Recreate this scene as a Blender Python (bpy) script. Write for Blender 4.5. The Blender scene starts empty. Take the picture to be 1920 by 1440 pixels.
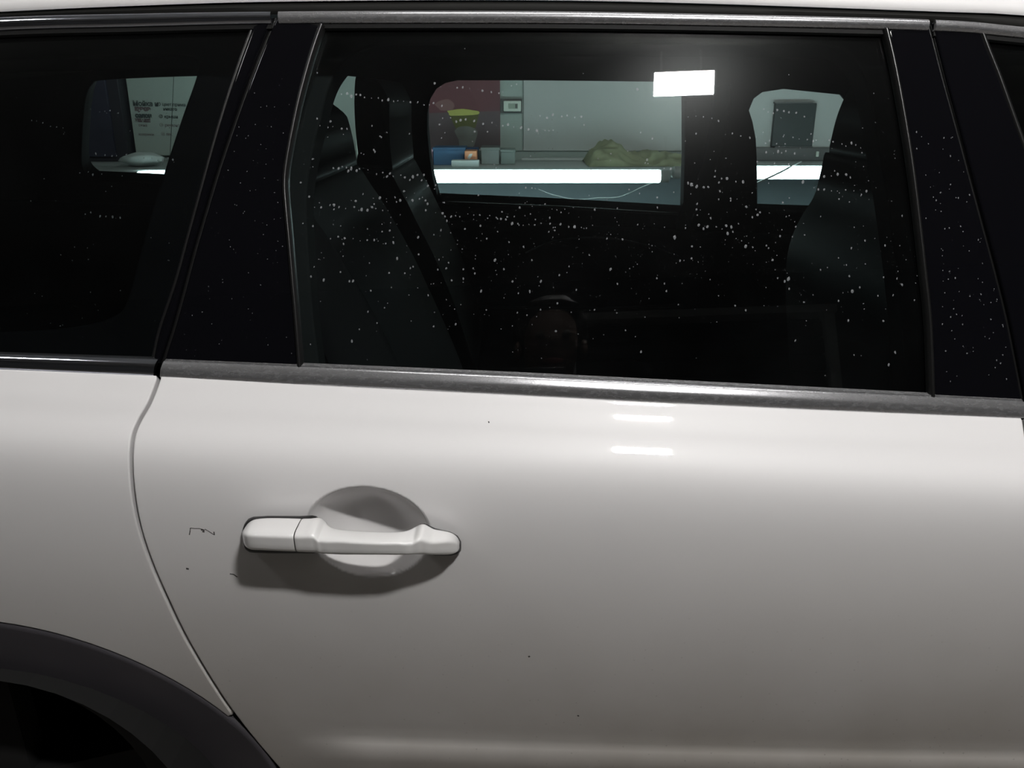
import bpy, bmesh, math, random
from mathutils import Vector, Matrix
from mathutils.geometry import delaunay_2d_cdt

SC = bpy.context.scene
COL = SC.collection
R = math.radians

# ------------------------------------------------------------------ camera
CAM = Vector((0.0, -0.80, 1.25))
PITCH = R(19.0)
FPX = 1567.0
cam_d = bpy.data.cameras.new('camera')
cam_d.sensor_width = 36.0
cam_d.lens = FPX / 1920.0 * 36.0
cam_d.clip_start = 0.01
cam = bpy.data.objects.new('camera', cam_d)
cam.location = CAM
cam.rotation_euler = (R(90) - PITCH, 0, 0)
COL.objects.link(cam)
SC.camera = cam

# ------------------------------------------------------------------ world, exposure
W = bpy.data.worlds.new('world')
SC.world = W
W.use_nodes = True
W.node_tree.nodes['Background'].inputs[0].default_value = (0.5, 0.53, 0.6, 1)
W.node_tree.nodes['Background'].inputs[1].default_value = 0.01
SC.view_settings.view_transform = 'Standard'
SC.view_settings.look = 'None'
SC.view_settings.exposure = 0.0
SC.view_settings.gamma = 1.0
SC.view_settings.use_curve_mapping = False
SC.cycles.use_denoising = True
SC.cycles.transparent_max_bounces = 20
SC.cycles.max_bounces = 8
SC.cycles.sample_clamp_indirect = 6.0
SC.cycles.caustics_reflective = False
SC.cycles.caustics_refractive = False

LAMP = Vector((0.585, -1.36, 2.626))       # the lamp mirrored in the door glass
LAMP_RAD = 650.0
LAMP2 = Vector((-1.50, -0.62, 2.62))     # second ceiling lamp further back along the car
LAMP2_RAD = 45.0
STRIP_RAD = 22.0                         # long ceiling light right above the car's side
TUBE_RAD = 15.0


# ------------------------------------------------------------------ materials
def mat(name, col, rough=0.5, metal=0.0, coat=0.0, coat_rough=0.03, spec=0.5, noise=None, bump=None, emit=None):
    m = bpy.data.materials.new(name)
    m.use_nodes = True
    nt = m.node_tree
    b = nt.nodes['Principled BSDF']
    b.inputs['Base Color'].default_value = (*col, 1)
    b.inputs['Roughness'].default_value = rough
    b.inputs['Metallic'].default_value = metal
    b.inputs['Coat Weight'].default_value = coat
    b.inputs['Coat Roughness'].default_value = coat_rough
    b.inputs['Specular IOR Level'].default_value = spec
    tc = nt.nodes.new('ShaderNodeTexCoord')
    if noise:
        sc, amt, col2 = noise
        n = nt.nodes.new('ShaderNodeTexNoise')
        n.inputs['Scale'].default_value = sc
        n.inputs['Detail'].default_value = 6
        nt.links.new(tc.outputs['Object'], n.inputs['Vector'])
        r = nt.nodes.new('ShaderNodeValToRGB')
        r.color_ramp.elements[0].position = 0.5 - amt
        r.color_ramp.elements[1].position = 0.5 + amt
        r.color_ramp.elements[0].color = (*col, 1)
        r.color_ramp.elements[1].color = (*col2, 1)
        nt.links.new(n.outputs['Fac'], r.inputs['Fac'])
        nt.links.new(r.outputs['Color'], b.inputs['Base Color'])
    if bump:
        n2 = nt.nodes.new('ShaderNodeTexNoise')
        n2.inputs['Scale'].default_value = bump[0]
        n2.inputs['Detail'].default_value = 4
        nt.links.new(tc.outputs['Object'], n2.inputs['Vector'])
        bp = nt.nodes.new('ShaderNodeBump')
        bp.inputs['Strength'].default_value = bump[1]
        bp.inputs['Distance'].default_value = bump[2]
        nt.links.new(n2.outputs['Fac'], bp.inputs['Height'])
        nt.links.new(bp.outputs['Normal'], b.inputs['Normal'])
    if emit:
        b.inputs['Emission Color'].default_value = (*emit[0], 1)
        b.inputs['Emission Strength'].default_value = emit[1]
    return m


def paint_material():
    m = mat('white_paint', (0.775, 0.762, 0.765), rough=0.42, coat=1.0, coat_rough=0.025, spec=0.3)
    nt = m.node_tree
    b = nt.nodes['Principled BSDF']
    tc = nt.nodes['Texture Coordinate']
    # warm road dust and specks, deepened towards the sill to paint in falling-off light
    sep = nt.nodes.new('ShaderNodeSeparateXYZ')
    nt.links.new(tc.outputs['Object'], sep.inputs[0])
    mr = nt.nodes.new('ShaderNodeMapRange')
    mr.inputs['From Min'].default_value = 0.86
    mr.inputs['From Max'].default_value = 0.45
    mr.inputs['To Min'].default_value = 0.0
    mr.inputs['To Max'].default_value = 0.70
    nt.links.new(sep.outputs['Z'], mr.inputs['Value'])
    n = nt.nodes.new('ShaderNodeTexNoise')
    n.inputs['Scale'].default_value = 5.0
    n.inputs['Detail'].default_value = 5
    nt.links.new(tc.outputs['Object'], n.inputs['Vector'])
    mul = nt.nodes.new('ShaderNodeMath'); mul.operation = 'MULTIPLY'
    nt.links.new(mr.outputs['Result'], mul.inputs[0])
    ad = nt.nodes.new('ShaderNodeMath'); ad.operation = 'MULTIPLY_ADD'
    ad.inputs[1].default_value = 1.1
    ad.inputs[2].default_value = 0.45
    nt.links.new(n.outputs['Fac'], ad.inputs[0])
    nt.links.new(ad.outputs[0], mul.inputs[1])
    mix = nt.nodes.new('ShaderNodeMix'); mix.data_type = 'RGBA'
    mix.inputs['A'].default_value = (0.775, 0.762, 0.765, 1)
    mix.inputs['B'].default_value = (0.34, 0.305, 0.26, 1)
    nt.links.new(mul.outputs[0], mix.inputs['Factor'])
    # specks
    v = nt.nodes.new('ShaderNodeTexVoronoi')
    v.inputs['Scale'].default_value = 95.0
    v.inputs['Randomness'].default_value = 1.0
    nt.links.new(tc.outputs['Object'], v.inputs['Vector'])
    sr = nt.nodes.new('ShaderNodeMapRange')
    sr.inputs['From Min'].default_value = 0.13
    sr.inputs['From Max'].default_value = 0.04
    nt.links.new(v.outputs['Distance'], sr.inputs['Value'])
    sel = nt.nodes.new('ShaderNodeMath'); sel.operation = 'GREATER_THAN'
    sel.inputs[1].default_value = 0.55
    sc2 = nt.nodes.new('ShaderNodeSeparateColor')
    nt.links.new(v.outputs['Color'], sc2.inputs[0])
    nt.links.new(sc2.outputs[0], sel.inputs[0])
    lo = nt.nodes.new('ShaderNodeMapRange')
    lo.inputs['From Min'].default_value = 0.80
    lo.inputs['From Max'].default_value = 0.50
    lo.inputs['To Max'].default_value = 0.38
    nt.links.new(sep.outputs['Z'], lo.inputs['Value'])
    m1 = nt.nodes.new('ShaderNodeMath'); m1.operation = 'MULTIPLY'
    m2 = nt.nodes.new('ShaderNodeMath'); m2.operation = 'MULTIPLY'
    nt.links.new(sr.outputs['Result'], m1.inputs[0]); nt.links.new(sel.outputs[0], m1.inputs[1])
    nt.links.new(m1.outputs[0], m2.inputs[0]); nt.links.new(lo.outputs['Result'], m2.inputs[1])
    mix2 = nt.nodes.new('ShaderNodeMix'); mix2.data_type = 'RGBA'
    mix2.inputs['B'].default_value = (0.12, 0.105, 0.09, 1)
    nt.links.new(mix.outputs['Result'], mix2.inputs['A'])
    nt.links.new(m2.outputs[0], mix2.inputs['Factor'])
    nt.links.new(mix2.outputs['Result'], b.inputs['Base Color'])
    cr = nt.nodes.new('ShaderNodeMapRange')
    cr.inputs['From Min'].default_value = 0.0
    cr.inputs['From Max'].default_value = 0.35
    cr.inputs['To Min'].default_value = 1.0
    cr.inputs['To Max'].default_value = 0.35
    nt.links.new(mul.outputs[0], cr.inputs['Value'])
    nt.links.new(cr.outputs['Result'], b.inputs['Coat Weight'])
    return m


def glass_material(name, tint, dust=0.012, haze=0.03):
    m = bpy.data.materials.new(name)
    m.use_nodes = True
    nt = m.node_tree
    nt.nodes.clear()
    out = nt.nodes.new('ShaderNodeOutputMaterial')
    tr = nt.nodes.new('ShaderNodeBsdfTransparent'); tr.inputs[0].default_value = (*tint, 1)
    gl = nt.nodes.new('ShaderNodeBsdfGlossy'); gl.inputs['Roughness'].default_value = 0.0
    gh = nt.nodes.new('ShaderNodeBsdfGlossy'); gh.inputs['Roughness'].default_value = 0.22
    df = nt.nodes.new('ShaderNodeBsdfDiffuse'); df.inputs[0].default_value = (0.5, 0.52, 0.55, 1)
    fr = nt.nodes.new('ShaderNodeFresnel'); fr.inputs['IOR'].default_value = 1.45
    mx = nt.nodes.new('ShaderNodeMixShader')
    nt.links.new(fr.outputs[0], mx.inputs[0]); nt.links.new(tr.outputs[0], mx.inputs[1]); nt.links.new(gl.outputs[0], mx.inputs[2])
    fm = nt.nodes.new('ShaderNodeMath'); fm.operation = 'MULTIPLY'; fm.inputs[1].default_value = haze
    nt.links.new(fr.outputs[0], fm.inputs[0])
    mh = nt.nodes.new('ShaderNodeMixShader')
    nt.links.new(fm.outputs[0], mh.inputs[0]); nt.links.new(mx.outputs[0], mh.inputs[1]); nt.links.new(gh.outputs[0], mh.inputs[2])
    # dust film
    tc = nt.nodes.new('ShaderNodeTexCoord')
    n = nt.nodes.new('ShaderNodeTexNoise'); n.inputs['Scale'].default_value = 9; n.inputs['Detail'].default_value = 8
    nt.links.new(tc.outputs['Object'], n.inputs['Vector'])
    mr = nt.nodes.new('ShaderNodeMapRange')
    mr.inputs['From Min'].default_value = 0.35; mr.inputs['From Max'].default_value = 0.75
    mr.inputs['To Min'].default_value = dust * 0.5; mr.inputs['To Max'].default_value = dust * 1.6
    nt.links.new(n.outputs['Fac'], mr.inputs['Value'])
    md = nt.nodes.new('ShaderNodeMixShader')
    nt.links.new(mr.outputs['Result'], md.inputs[0]); nt.links.new(mh.outputs[0], md.inputs[1]); nt.links.new(df.outputs[0], md.inputs[2])
    nt.links.new(md.outputs[0], out.inputs[0])
    return m


def dusty_metal(name, base, dust_amt, rough):
    m = mat(name, base, rough=rough, metal=1.0)
    nt = m.node_tree
    b = nt.nodes['Principled BSDF']
    tc = nt.nodes['Texture Coordinate']
    mp = nt.nodes.new('ShaderNodeMapping'); mp.inputs['Scale'].default_value = (1, 2.5, 2.5)
    nt.links.new(tc.outputs['Object'], mp.inputs[0])
    n = nt.nodes.new('ShaderNodeTexNoise'); n.inputs['Scale'].default_value = 130; n.inputs['Detail'].default_value = 8; n.inputs['Roughness'].default_value = 0.7
    nt.links.new(mp.outputs[0], n.inputs['Vector'])
    mr = nt.nodes.new('ShaderNodeMapRange')
    mr.inputs['From Min'].default_value = 0.42; mr.inputs['From Max'].default_value = 0.72
    mr.inputs['To Min'].default_value = dust_amt * 0.55; mr.inputs['To Max'].default_value = dust_amt
    nt.links.new(n.outputs['Fac'], mr.inputs['Value'])
    df = nt.nodes.new('ShaderNodeBsdfDiffuse'); df.inputs[0].default_value = (0.22, 0.22, 0.225, 1)
    mx = nt.nodes.new('ShaderNodeMixShader')
    nt.links.new(mr.outputs['Result'], mx.inputs[0])
    nt.links.new(b.outputs[0], mx.inputs[1]); nt.links.new(df.outputs[0], mx.inputs[2])
    nt.links.new(mx.outputs[0], nt.nodes['Material Output'].inputs[0])
    return m


M = {}
M['paint'] = paint_material()
M['dull_trim'] = dusty_metal('dull_aluminium', (0.52, 0.52, 0.54), 0.60, 0.20)
M['chrome'] = dusty_metal('polished_trim', (0.6, 0.62, 0.70), 0.04, 0.09)
M['black_gloss'] = mat('black_gloss', (0.003, 0.003, 0.004), rough=0.5, spec=0.0, coat=0.55, coat_rough=0.015)
M['rubber'] = mat('rubber', (0.008, 0.008, 0.008), rough=0.28, spec=0.4)
M['matt_rubber'] = mat('matt_rubber', (0.006, 0.006, 0.006), rough=0.6, spec=0.15)
M['roof_seal'] = mat('roof_seal', (0.008, 0.008, 0.007), rough=0.7, spec=0.2)
M['cladding'] = mat('cladding', (0.040, 0.037, 0.044), rough=0.7, noise=(8, 0.2, (0.055, 0.05, 0.058)), bump=(900, 0.3, 0.0006))
M['void'] = mat('dark_cavity', (0.006, 0.006, 0.006), rough=0.9)
M['glass'] = glass_material('tinted_glass', (0.80, 0.85, 0.84), 0.0022, 0.030)
M['far_glass'] = glass_material('clear_glass', (0.94, 0.965, 0.96), 0.004, 0.0)
M['interior'] = mat('interior_trim', (0.004, 0.004, 0.005), rough=0.8, spec=0.03)
M['frame_trim'] = mat('frame_trim', (0.022, 0.023, 0.024), rough=0.9, spec=0.02)
M['liner'] = mat('headliner', (0.016, 0.016, 0.018), rough=0.9, spec=0.1)
M['seat'] = mat('seat_leather', (0.005, 0.005, 0.006), rough=0.6, spec=0.06, bump=(120, 0.15, 0.001))
M['carpet'] = mat('carpet', (0.012, 0.012, 0.012), rough=1.0)
M['spot'] = mat('dried_drops', (0.26, 0.275, 0.29), rough=0.6)
M['spot'].node_tree.nodes['Principled BSDF'].inputs['Alpha'].default_value = 0.5
M['scuff'] = mat('scuff', (0.10, 0.09, 0.09), rough=0.7)
M['scuff'].node_tree.nodes['Principled BSDF'].inputs['Alpha'].default_value = 0.6


# ------------------------------------------------------------------ object helpers
def link(o, parent=None):
    COL.objects.link(o)
    if parent:
        o.parent = parent
        o.matrix_parent_inverse = Matrix.Identity(4)
        if parent.location.length > 0 or parent.rotation_euler.to_quaternion().angle > 1e-6:
            o.matrix_parent_inverse = world_of(parent).inverted()
    return o


def world_of(o):
    m = Matrix.LocRotScale(o.location, o.rotation_euler, o.scale)
    return m if not o.parent else world_of(o.parent) @ o.matrix_parent_inverse @ m


def mesh_obj(name, verts, faces, material, parent=None, normals=None, smooth=True):
    me = bpy.data.meshes.new(name)
    me.from_pydata([tuple(v) for v in verts], [], faces)
    me.materials.append(material)
    if smooth:
        me.polygons.foreach_set('use_smooth', [True] * len(me.polygons))
    if normals:
        me.normals_split_custom_set_from_vertices([tuple(n) for n in normals])
    me.update()
    return link(bpy.data.objects.new(name, me), parent)


def from_bm(name, bm, material, parent=None, smooth=False, angle=None):
    bmesh.ops.recalc_face_normals(bm, faces=bm.faces[:])
    me = bpy.data.meshes.new(name)
    bm.to_mesh(me)
    bm.free()
    me.materials.append(material)
    if smooth or angle:
        me.polygons.foreach_set('use_smooth', [True] * len(me.polygons))
        if angle:
            me.set_sharp_from_angle(angle=R(angle))
    return link(bpy.data.objects.new(name, me), parent)


def empty(name, loc, label=None, cat=None, group=None):
    o = bpy.data.objects.new(name, None)
    o.location = loc
    o.empty_display_size = 0.1
    COL.objects.link(o)
    tag(o, label, cat, group)
    return o


def tag(o, label=None, cat=None, group=None, kind=None):
    if label: o['label'] = label
    if cat: o['category'] = cat
    if group: o['group'] = group
    if kind: o['kind'] = kind
    return o


def box_bm(bm, lo, hi, bevel=0.0, seg=2):
    vs = [bm.verts.new((x, y, z)) for x in (lo[0], hi[0]) for y in (lo[1], hi[1]) for z in (lo[2], hi[2])]
    fs = []
    for f in ((0, 1, 3, 2), (4, 6, 7, 5), (0, 4, 5, 1), (2, 3, 7, 6), (0, 2, 6, 4), (1, 5, 7, 3)):
        fs.append(bm.faces.new([vs[i] for i in f]))
    if bevel:
        es = list({e for f in fs for e in f.edges})
        bmesh.ops.bevel(bm, geom=es, offset=bevel, segments=seg, affect='EDGES', profile=0.5)
    return bm


def box(name, lo, hi, material, parent=None, bevel=0.0, seg=2):
    return from_bm(name, box_bm(bmesh.new(), lo, hi, bevel, seg), material, parent, angle=40 if bevel else None)


def tube_bm(bm, pts, r, n=8, cap=True):
    pts = [Vector(p) for p in pts]
    rings = []
    for i, p in enumerate(pts):
        t = (pts[min(i + 1, len(pts) - 1)] - pts[max(i - 1, 0)]).normalized()
        a = t.cross(Vector((0, 0, 1)))
        if a.length < 0.01: a = t.cross(Vector((0, 1, 0)))
        a.normalize(); b = t.cross(a)
        rr = r[i] if isinstance(r, (list, tuple)) else r
        rings.append([bm.verts.new(p + (a * math.cos(k * 2 * math.pi / n) + b * math.sin(k * 2 * math.pi / n)) * rr) for k in range(n)])
    for i in range(len(rings) - 1):
        for k in range(n):
            bm.faces.new((rings[i][k], rings[i][(k + 1) % n], rings[i + 1][(k + 1) % n], rings[i + 1][k]))
    if cap:
        bm.faces.new(rings[0]); bm.faces.new(rings[-1][::-1])
    return bm


# ------------------------------------------------------------------ pixel rays (used only to measure where things stand)
CF = Vector((0, math.cos(PITCH), -math.sin(PITCH)))
CU = Vector((0, math.sin(PITCH), math.cos(PITCH)))
CR = Vector((1, 0, 0))


def ray(u, v):
    return CF + CR * ((u - 960) / FPX) + CU * ((720 - v) / FPX)


def proj(p):
    d = p - CAM
    w = d.dot(CF)
    return 960 + FPX * d.x / w, 720 - FPX * d.dot(CU) / w


def at(u, v, Y):
    d = ray(u, v)
    return CAM + d * ((Y - CAM.y) / d.y)


def lerp_table(tab, v):
    if v <= tab[0][0]: return tab[0][1]
    for (a, fa), (b, fb) in zip(tab, tab[1:]):
        if v <= b:
            t = (v - a) / (b - a)
            return fa + (fb - fa) * t
    return tab[-1][1]


def smooth01(t):
    t = max(0.0, min(1.0, t))
    return t * t * (3 - 2 * t)


# ------------------------------------------------------------------ the car's side as a swept profile
def march(v0, v1, y0, tilt):
    """Profile points (y, z) at x=0 whose surface normal has the elevation tilt(v)."""
    d = ray(960, v0)
    p = CAM + d * ((y0 - CAM.y) / d.y)
    out = {v0: (p.y, p.z)}
    step = 1 if v1 > v0 else -1
    v = v0
    while v != v1:
        v += step
        t = R(tilt(v - step * 0.5))
        n = Vector((0, -math.cos(t), math.sin(t)))
        d = ray(960, v)
        p = CAM + d * ((p - CAM).dot(n) / d.dot(n))
        out[v] = (p.y, p.z)
    return out


class Surf:
    def __init__(self, prof, slope, bow=0.022, xc=0.15, extra=None):
        ks = sorted(prof)
        self.q0, self.q1 = ks[0], ks[-1]
        self.p = [prof[k] for k in ks]
        self.slope = slope
        self.bow, self.xc = bow, xc
        self.extra = extra

    def base(self, x, q, prof=None):
        P = prof or self.p
        t = max(0.0, min(len(P) - 1.001, q - self.q0))
        i = int(t); f = t - i
        y = P[i][0] * (1 - f) + P[i + 1][0] * f
        z = P[i][1] * (1 - f) + P[i + 1][1] * f
        return Vector((x, y + self.bow * (x - self.xc) ** 2, z + x * lerp_table(self.slope, q)))

    def __call__(self, x, q):
        p = self.base(x, q)
        if self.extra:
            p = p + self.extra(self, x, q)
        return p

    def normal(self, x, q):
        e = 0.0008
        a = self(x + e, q) - self(x - e, q)
        b = self(x, q + 1.2) - self(x, q - 1.2)
        n = a.cross(b)
        n.normalize()
        return n if n.y < 0 else -n

    def inv(self, u, v):
        q = float(v) - (u - 960) * (0.047 if v > 600 else 0.0) * (1.0 if v < 900 else 0.6)
        q = max(self.q0 + 8, min(self.q1 - 8, q))
        x = (u - 960) / FPX * 0.9
        for _ in range(14):
            p = self.base(x, q)
            pu, pv = proj(p)
            eu, ev = u - pu, v - pv
            if abs(eu) + abs(ev) < 0.02: break
            a = proj(self.base(x + 0.001, q)); b = proj(self.base(x, q + 1.0))
            j11, j21 = (a[0] - pu) / 0.001, (a[1] - pv) / 0.001
            j12, j22 = (b[0] - pu), (b[1] - pv)
            det = j11 * j22 - j12 * j21
            if abs(det) < 1e-9: break
            x += (eu * j22 - ev * j12) / det
            q += (-eu * j21 + ev * j11) / det
            q = max(self.q0 + 1, min(self.q1 - 1, q))
        return x, q


# greenhouse: leans inwards
GREEN = [(-60, 26.0), (55, 22.0), (400, 20.0), (740, 18.5)]
prof_g = {}
up = march(715, -60, 0.004, lambda v: lerp_table(GREEN, v))
dn = march(715, 790, 0.004, lambda v: lerp_table(GREEN, v))
prof_g.update(up); prof_g.update(dn)
SLOPE_G = [(40, -0.004), (720, -0.050)]
G = Surf(prof_g, SLOPE_G)


def need(v, y):
    """normal elevation that mirrors the lamp into the camera at row v of the shoulder"""
    d = ray(960, v)
    p = CAM + d * ((y - CAM.y) / d.y)
    a = math.atan2(CAM.z - p.z, p.y - CAM.y)
    l = LAMP - p
    b = math.atan2(l.z, -l.y)
    return math.degrees((a + b) / 2)


n1, n2 = need(778, -0.022), need(834, -0.040)
BODY = [(700, 80), (724, 78), (731, 60), (738, n1 + 5), (744, n1 - 1.0), (752, n1 - 3.2), (764, n1 - 2.6), (771, n1 - 0.4), (775, n1 + 0.3), (781, n1 + 0.3), (785, n1 - 0.4),
        (795, n1 - 2.8), (806, n1 - 4.0), (817, n2 - 2.6), (827, n2 - 0.4), (831, n2 + 0.3), (837, n2 + 0.3), (841, n2 - 0.4),
        (850, n2 - 2.4), (862, n2 - 6.0), (880, 22.5), (900, 14.0), (925, 7.0), (960, 1.8), (1010, -2.5), (1070, -6.0), (1160, -10.5), (1280, -15.0), (1380, -18.0), (1700, -19.0)]
CREASE = [(1386, 0.0), (1392, 30.0), (1416, 30.0), (1424, 0.0), (1440, -2.0)]
prof_b = march(728, 1700, -0.003, lambda v: lerp_table(BODY, v))
prof_b.update(march(728, 722, -0.003, lambda v: 60))
prof_c = march(728, 1700, -0.003, lambda v: lerp_table(BODY, v) + (lerp_table(CREASE, v) if v > 1380 else 0))
prof_c.update(march(728, 722, -0.003, lambda v: 60))
SLOPE_B = [(720, -0.050), (850, -0.047), (1400, -0.031), (1700, -0.020)]
prof_c_list = [prof_c[k] for k in sorted(prof_c)]

B0 = Surf(prof_b, SLOPE_B)
DISH_U, DISH_V = 691.0, 997.0
DX, DQ = B0.inv(DISH_U, DISH_V)
DXA = B0.inv(DISH_U + 112, DISH_V)[0] - DX
DQB = 80.0
CR0 = B0.inv(525, 1400)[0]
CR1 = B0.inv(700, 1400)[0]


def door_extra(s, x, q):
    off = Vector((0, 0, 0))
    if q > 1380:
        a = smooth01((x - CR0) / (CR1 - CR0))
        off = (s.base(x, q, prof_c_list) - s.base(x, q)) * a
    r = math.hypot((x - DX) / DXA, (q - DQ) / DQB)
    if r < 1.06:
        # steep-walled finger scoop with a rounded lip
        t = max(0.0, 1.06 - r) / 1.06
        d = 0.046 * (1 - (1 - min(1.0, t / 0.80)) ** 2.0) * smooth01(t / 0.10) ** 0.5 if t > 0 else 0
        off = off + Vector((0, d, 0))
    return off


B = Surf(prof_b, SLOPE_B, extra=door_extra)

MS = 0.0006   # metres per profile step, for triangulating in a metric plane


def pip(pt, poly):
    x, y = pt
    c = False
    j = len(poly) - 1
    for i in range(len(poly)):
        xi, yi = poly[i]; xj, yj = poly[j]
        if (yi > y) != (yj > y) and x < (xj - xi) * (y - yi) / (yj - yi) + xi:
            c = not c
        j = i
    return c


def densify(poly, step, closed=True):
    out = []
    n = len(poly)
    for i in range(n if closed else n - 1):
        a, b = poly[i], poly[(i + 1) % n]
        L = math.hypot(b[0] - a[0], b[1] - a[1])
        k = max(1, int(math.ceil(L / step)))
        for j in range(k):
            t = j / k
            out.append((a[0] + (b[0] - a[0]) * t, a[1] + (b[1] - a[1]) * t))
    if not closed: out.append(poly[-1])
    return out


def area(poly):
    return 0.5 * sum(a[0] * b[1] - b[0] * a[1] for a, b in zip(poly, poly[1:] + poly[:1]))


def inset(poly, d):
    """offset towards the inside (poly counter-clockwise)"""
    out = []
    n = len(poly)
    for i in range(n):
        a, b, c = poly[i - 1], poly[i], poly[(i + 1) % n]
        t1 = Vector((b[0] - a[0], b[1] - a[1])); t2 = Vector((c[0] - b[0], c[1] - b[1]))
        if t1.length < 1e-9 or t2.length < 1e-9:
            out.append(b); continue
        t1.normalize(); t2.normalize()
        n_ = Vector((-(t1.y + t2.y), t1.x + t2.x))
        if n_.length < 1e-6: n_ = Vector((-t1.y, t1.x))
        n_.normalize()
        cosh = max(0.45, n_.dot(Vector((-t1.y, t1.x))))
        out.append((b[0] + n_.x * d / cosh, b[1] + n_.y * d / cosh))
    return out


def dist_poly(p, poly):
    best = 1e9
    for i in range(len(poly)):
        a = poly[i - 1]; b = poly[i]
        dx, dy = b[0] - a[0], b[1] - a[1]
        L2 = dx * dx + dy * dy
        t = 0 if L2 < 1e-18 else max(0, min(1, ((p[0] - a[0]) * dx + (p[1] - a[1]) * dy) / L2))
        d = math.hypot(p[0] - a[0] - t * dx, p[1] - a[1] - t * dy)
        if d < best: best = d
    return best


def panel(name, surf, outline, material, parent, off=0.0, thick=0.012, r=0.0015, spacing=0.012, seg=0.006, holes=(), fine=None):
    """A pressed panel that follows surf: outline and holes are lists of (x, q). Rounded edge of radius r, turned-in skirt of depth thick."""
    loops = []
    for k, pl in enumerate([outline] + list(holes)):
        P = densify([(x, -q * MS) for x, q in pl], seg)
        if (area(P) < 0) != (k > 0): P.reverse()
        loops.append(P)
    steps = [(1.0, 0.0), (0.5, 0.52), (0.134, 1.05), (0.0, 1.571)] if r > 0 else [(0.0, 1.571)]
    verts2, hs, nang, edges = [], [], [], []
    edge_dir = []
    rings_last = []
    inner_loops = []
    all_rings = []
    for P in loops:
        rings = []
        for (f, ang) in steps:
            Q = inset(P, r * f) if f > 0 else P
            base = len(verts2)
            for i, pt in enumerate(Q):
                verts2.append(pt)
                hs.append(-(r * (1 - math.cos(ang))))
                nang.append(ang)
                a, c = P[i - 1], P[(i + 1) % len(P)]
                t = Vector((c[0] - a[0], c[1] - a[1])).normalized()
                edge_dir.append(Vector((t.y, -t.x)))
            rings.append((base, len(Q)))
        all_rings.append(rings)
        b0, n0 = rings[0]
        edges += [(b0 + i, b0 + (i + 1) % n0) for i in range(n0)]
        rings_last.append(rings[-1])
        inner_loops.append([verts2[b0 + i] for i in range(n0)])
    # interior points
    xs = [p[0] for p in loops[0]]; ys = [p[1] for p in loops[0]]
    pts = []
    ny = int((max(ys) - min(ys)) / spacing) + 1
    for j in range(1, ny):
        y = min(ys) + j * spacing
        nx = int((max(xs) - min(xs)) / spacing) + 1
        for i in range(nx):
            pts.append((min(xs) + (i + (0.5 if j % 2 else 0.0)) * spacing, y))
    if fine:
        cx, cq, ra, rb, sp = fine
        pts = [p for p in pts if math.hypot((p[0] - cx) / ra, (p[1] + cq * MS) / rb) > 1.0]
        k = int(2 * rb / sp)
        for j in range(k + 1):
            y = -cq * MS - rb + j * sp
            for i in range(int(2 * ra / sp) + 1):
                x = cx - ra + (i + (0.5 if j % 2 else 0)) * sp
                if math.hypot((x - cx) / ra, (y + cq * MS) / rb) <= 1.0: pts.append((x, y))
    clear = spacing * 0.35
    n_inner0 = len(verts2)
    keep = []
    for p in pts:
        if pip(p, inner_loops[0]) and not any(pip(p, h) for h in inner_loops[1:]):
            if min(dist_poly(p, L) for L in inner_loops) > clear:
                keep.append(p)
    for p in keep:
        verts2.append(p); hs.append(0.0); nang.append(0.0); edge_dir.append(Vector((0, 0)))
    # triangulate the region within the inner loops
    use = []
    for rings in all_rings:
        b0, n0 = rings[0]
        use += list(range(b0, b0 + n0))
    use += list(range(n_inner0, len(verts2)))
    back = {g: i for i, g in enumerate(use)}
    vin = [Vector(verts2[g]) for g in use]
    ein = [(back[a], back[b]) for a, b in edges]
    ov, oe, of, orig_v, _, _ = delaunay_2d_cdt(vin, ein, [], 0, 1e-7)
    mp = {}
    for i, o in enumerate(orig_v):
        if o:
            mp[i] = use[o[0]]
        else:
            verts2.append((ov[i].x, ov[i].y)); hs.append(0.0); nang.append(0.0); edge_dir.append(Vector((0, 0)))
            mp[i] = len(verts2) - 1
    faces = []
    for f in of:
        c = ((ov[f[0]].x + ov[f[1]].x + ov[f[2]].x) / 3, (ov[f[0]].y + ov[f[1]].y + ov[f[2]].y) / 3)
        if pip(c, inner_loops[0]) and not any(pip(c, h) for h in inner_loops[1:]):
            faces.append(tuple(mp[i] for i in f))
    for rings in all_rings:
        for (b1, n_), (b2, _n) in zip(rings, rings[1:]):
            for i in range(n_):
                j = (i + 1) % n_
                faces.append((b1 + i, b2 + i, b2 + j, b1 + j))
    V, N = [], []
    for (x, y), h, a, e in zip(verts2, hs, nang, edge_dir):
        q = -y / MS
        n_ = surf.normal(x, q)
        V.append(surf(x, q) + n_ * (off + h))
        if a > 0:
            e3 = (surf(x + e.x * 0.001, q - e.y * 0.001 / MS) - surf(x, q))
            if e3.length > 1e-9: e3.normalize()
            N.append((n_ * math.cos(a) + e3 * math.sin(a)).normalized())
        else:
            N.append(n_)
    for (b, n_) in rings_last:
        base = len(V)
        for i in range(n_):
            x, y = verts2[b + i]
            q = -y / MS
            V.append(V[b + i] - surf.normal(x, q) * thick)
            N.append(N[b + i])
        for i in range(n_):
            j = (i + 1) % n_
            faces.append((b + i, base + i, base + j, b + j))
    # winding: outward
    ff = []
    for f in faces:
        a, b, c = V[f[0]], V[f[1]], V[f[2]]
        nn = (b - a).cross(c - a)
        m_ = N[f[0]] + N[f[1]] + N[f[2]]
        ff.append(f if nn.dot(m_) >= 0 else tuple(reversed(f)))
    return mesh_obj(name, V, ff, material, parent, normals=N)


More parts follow.
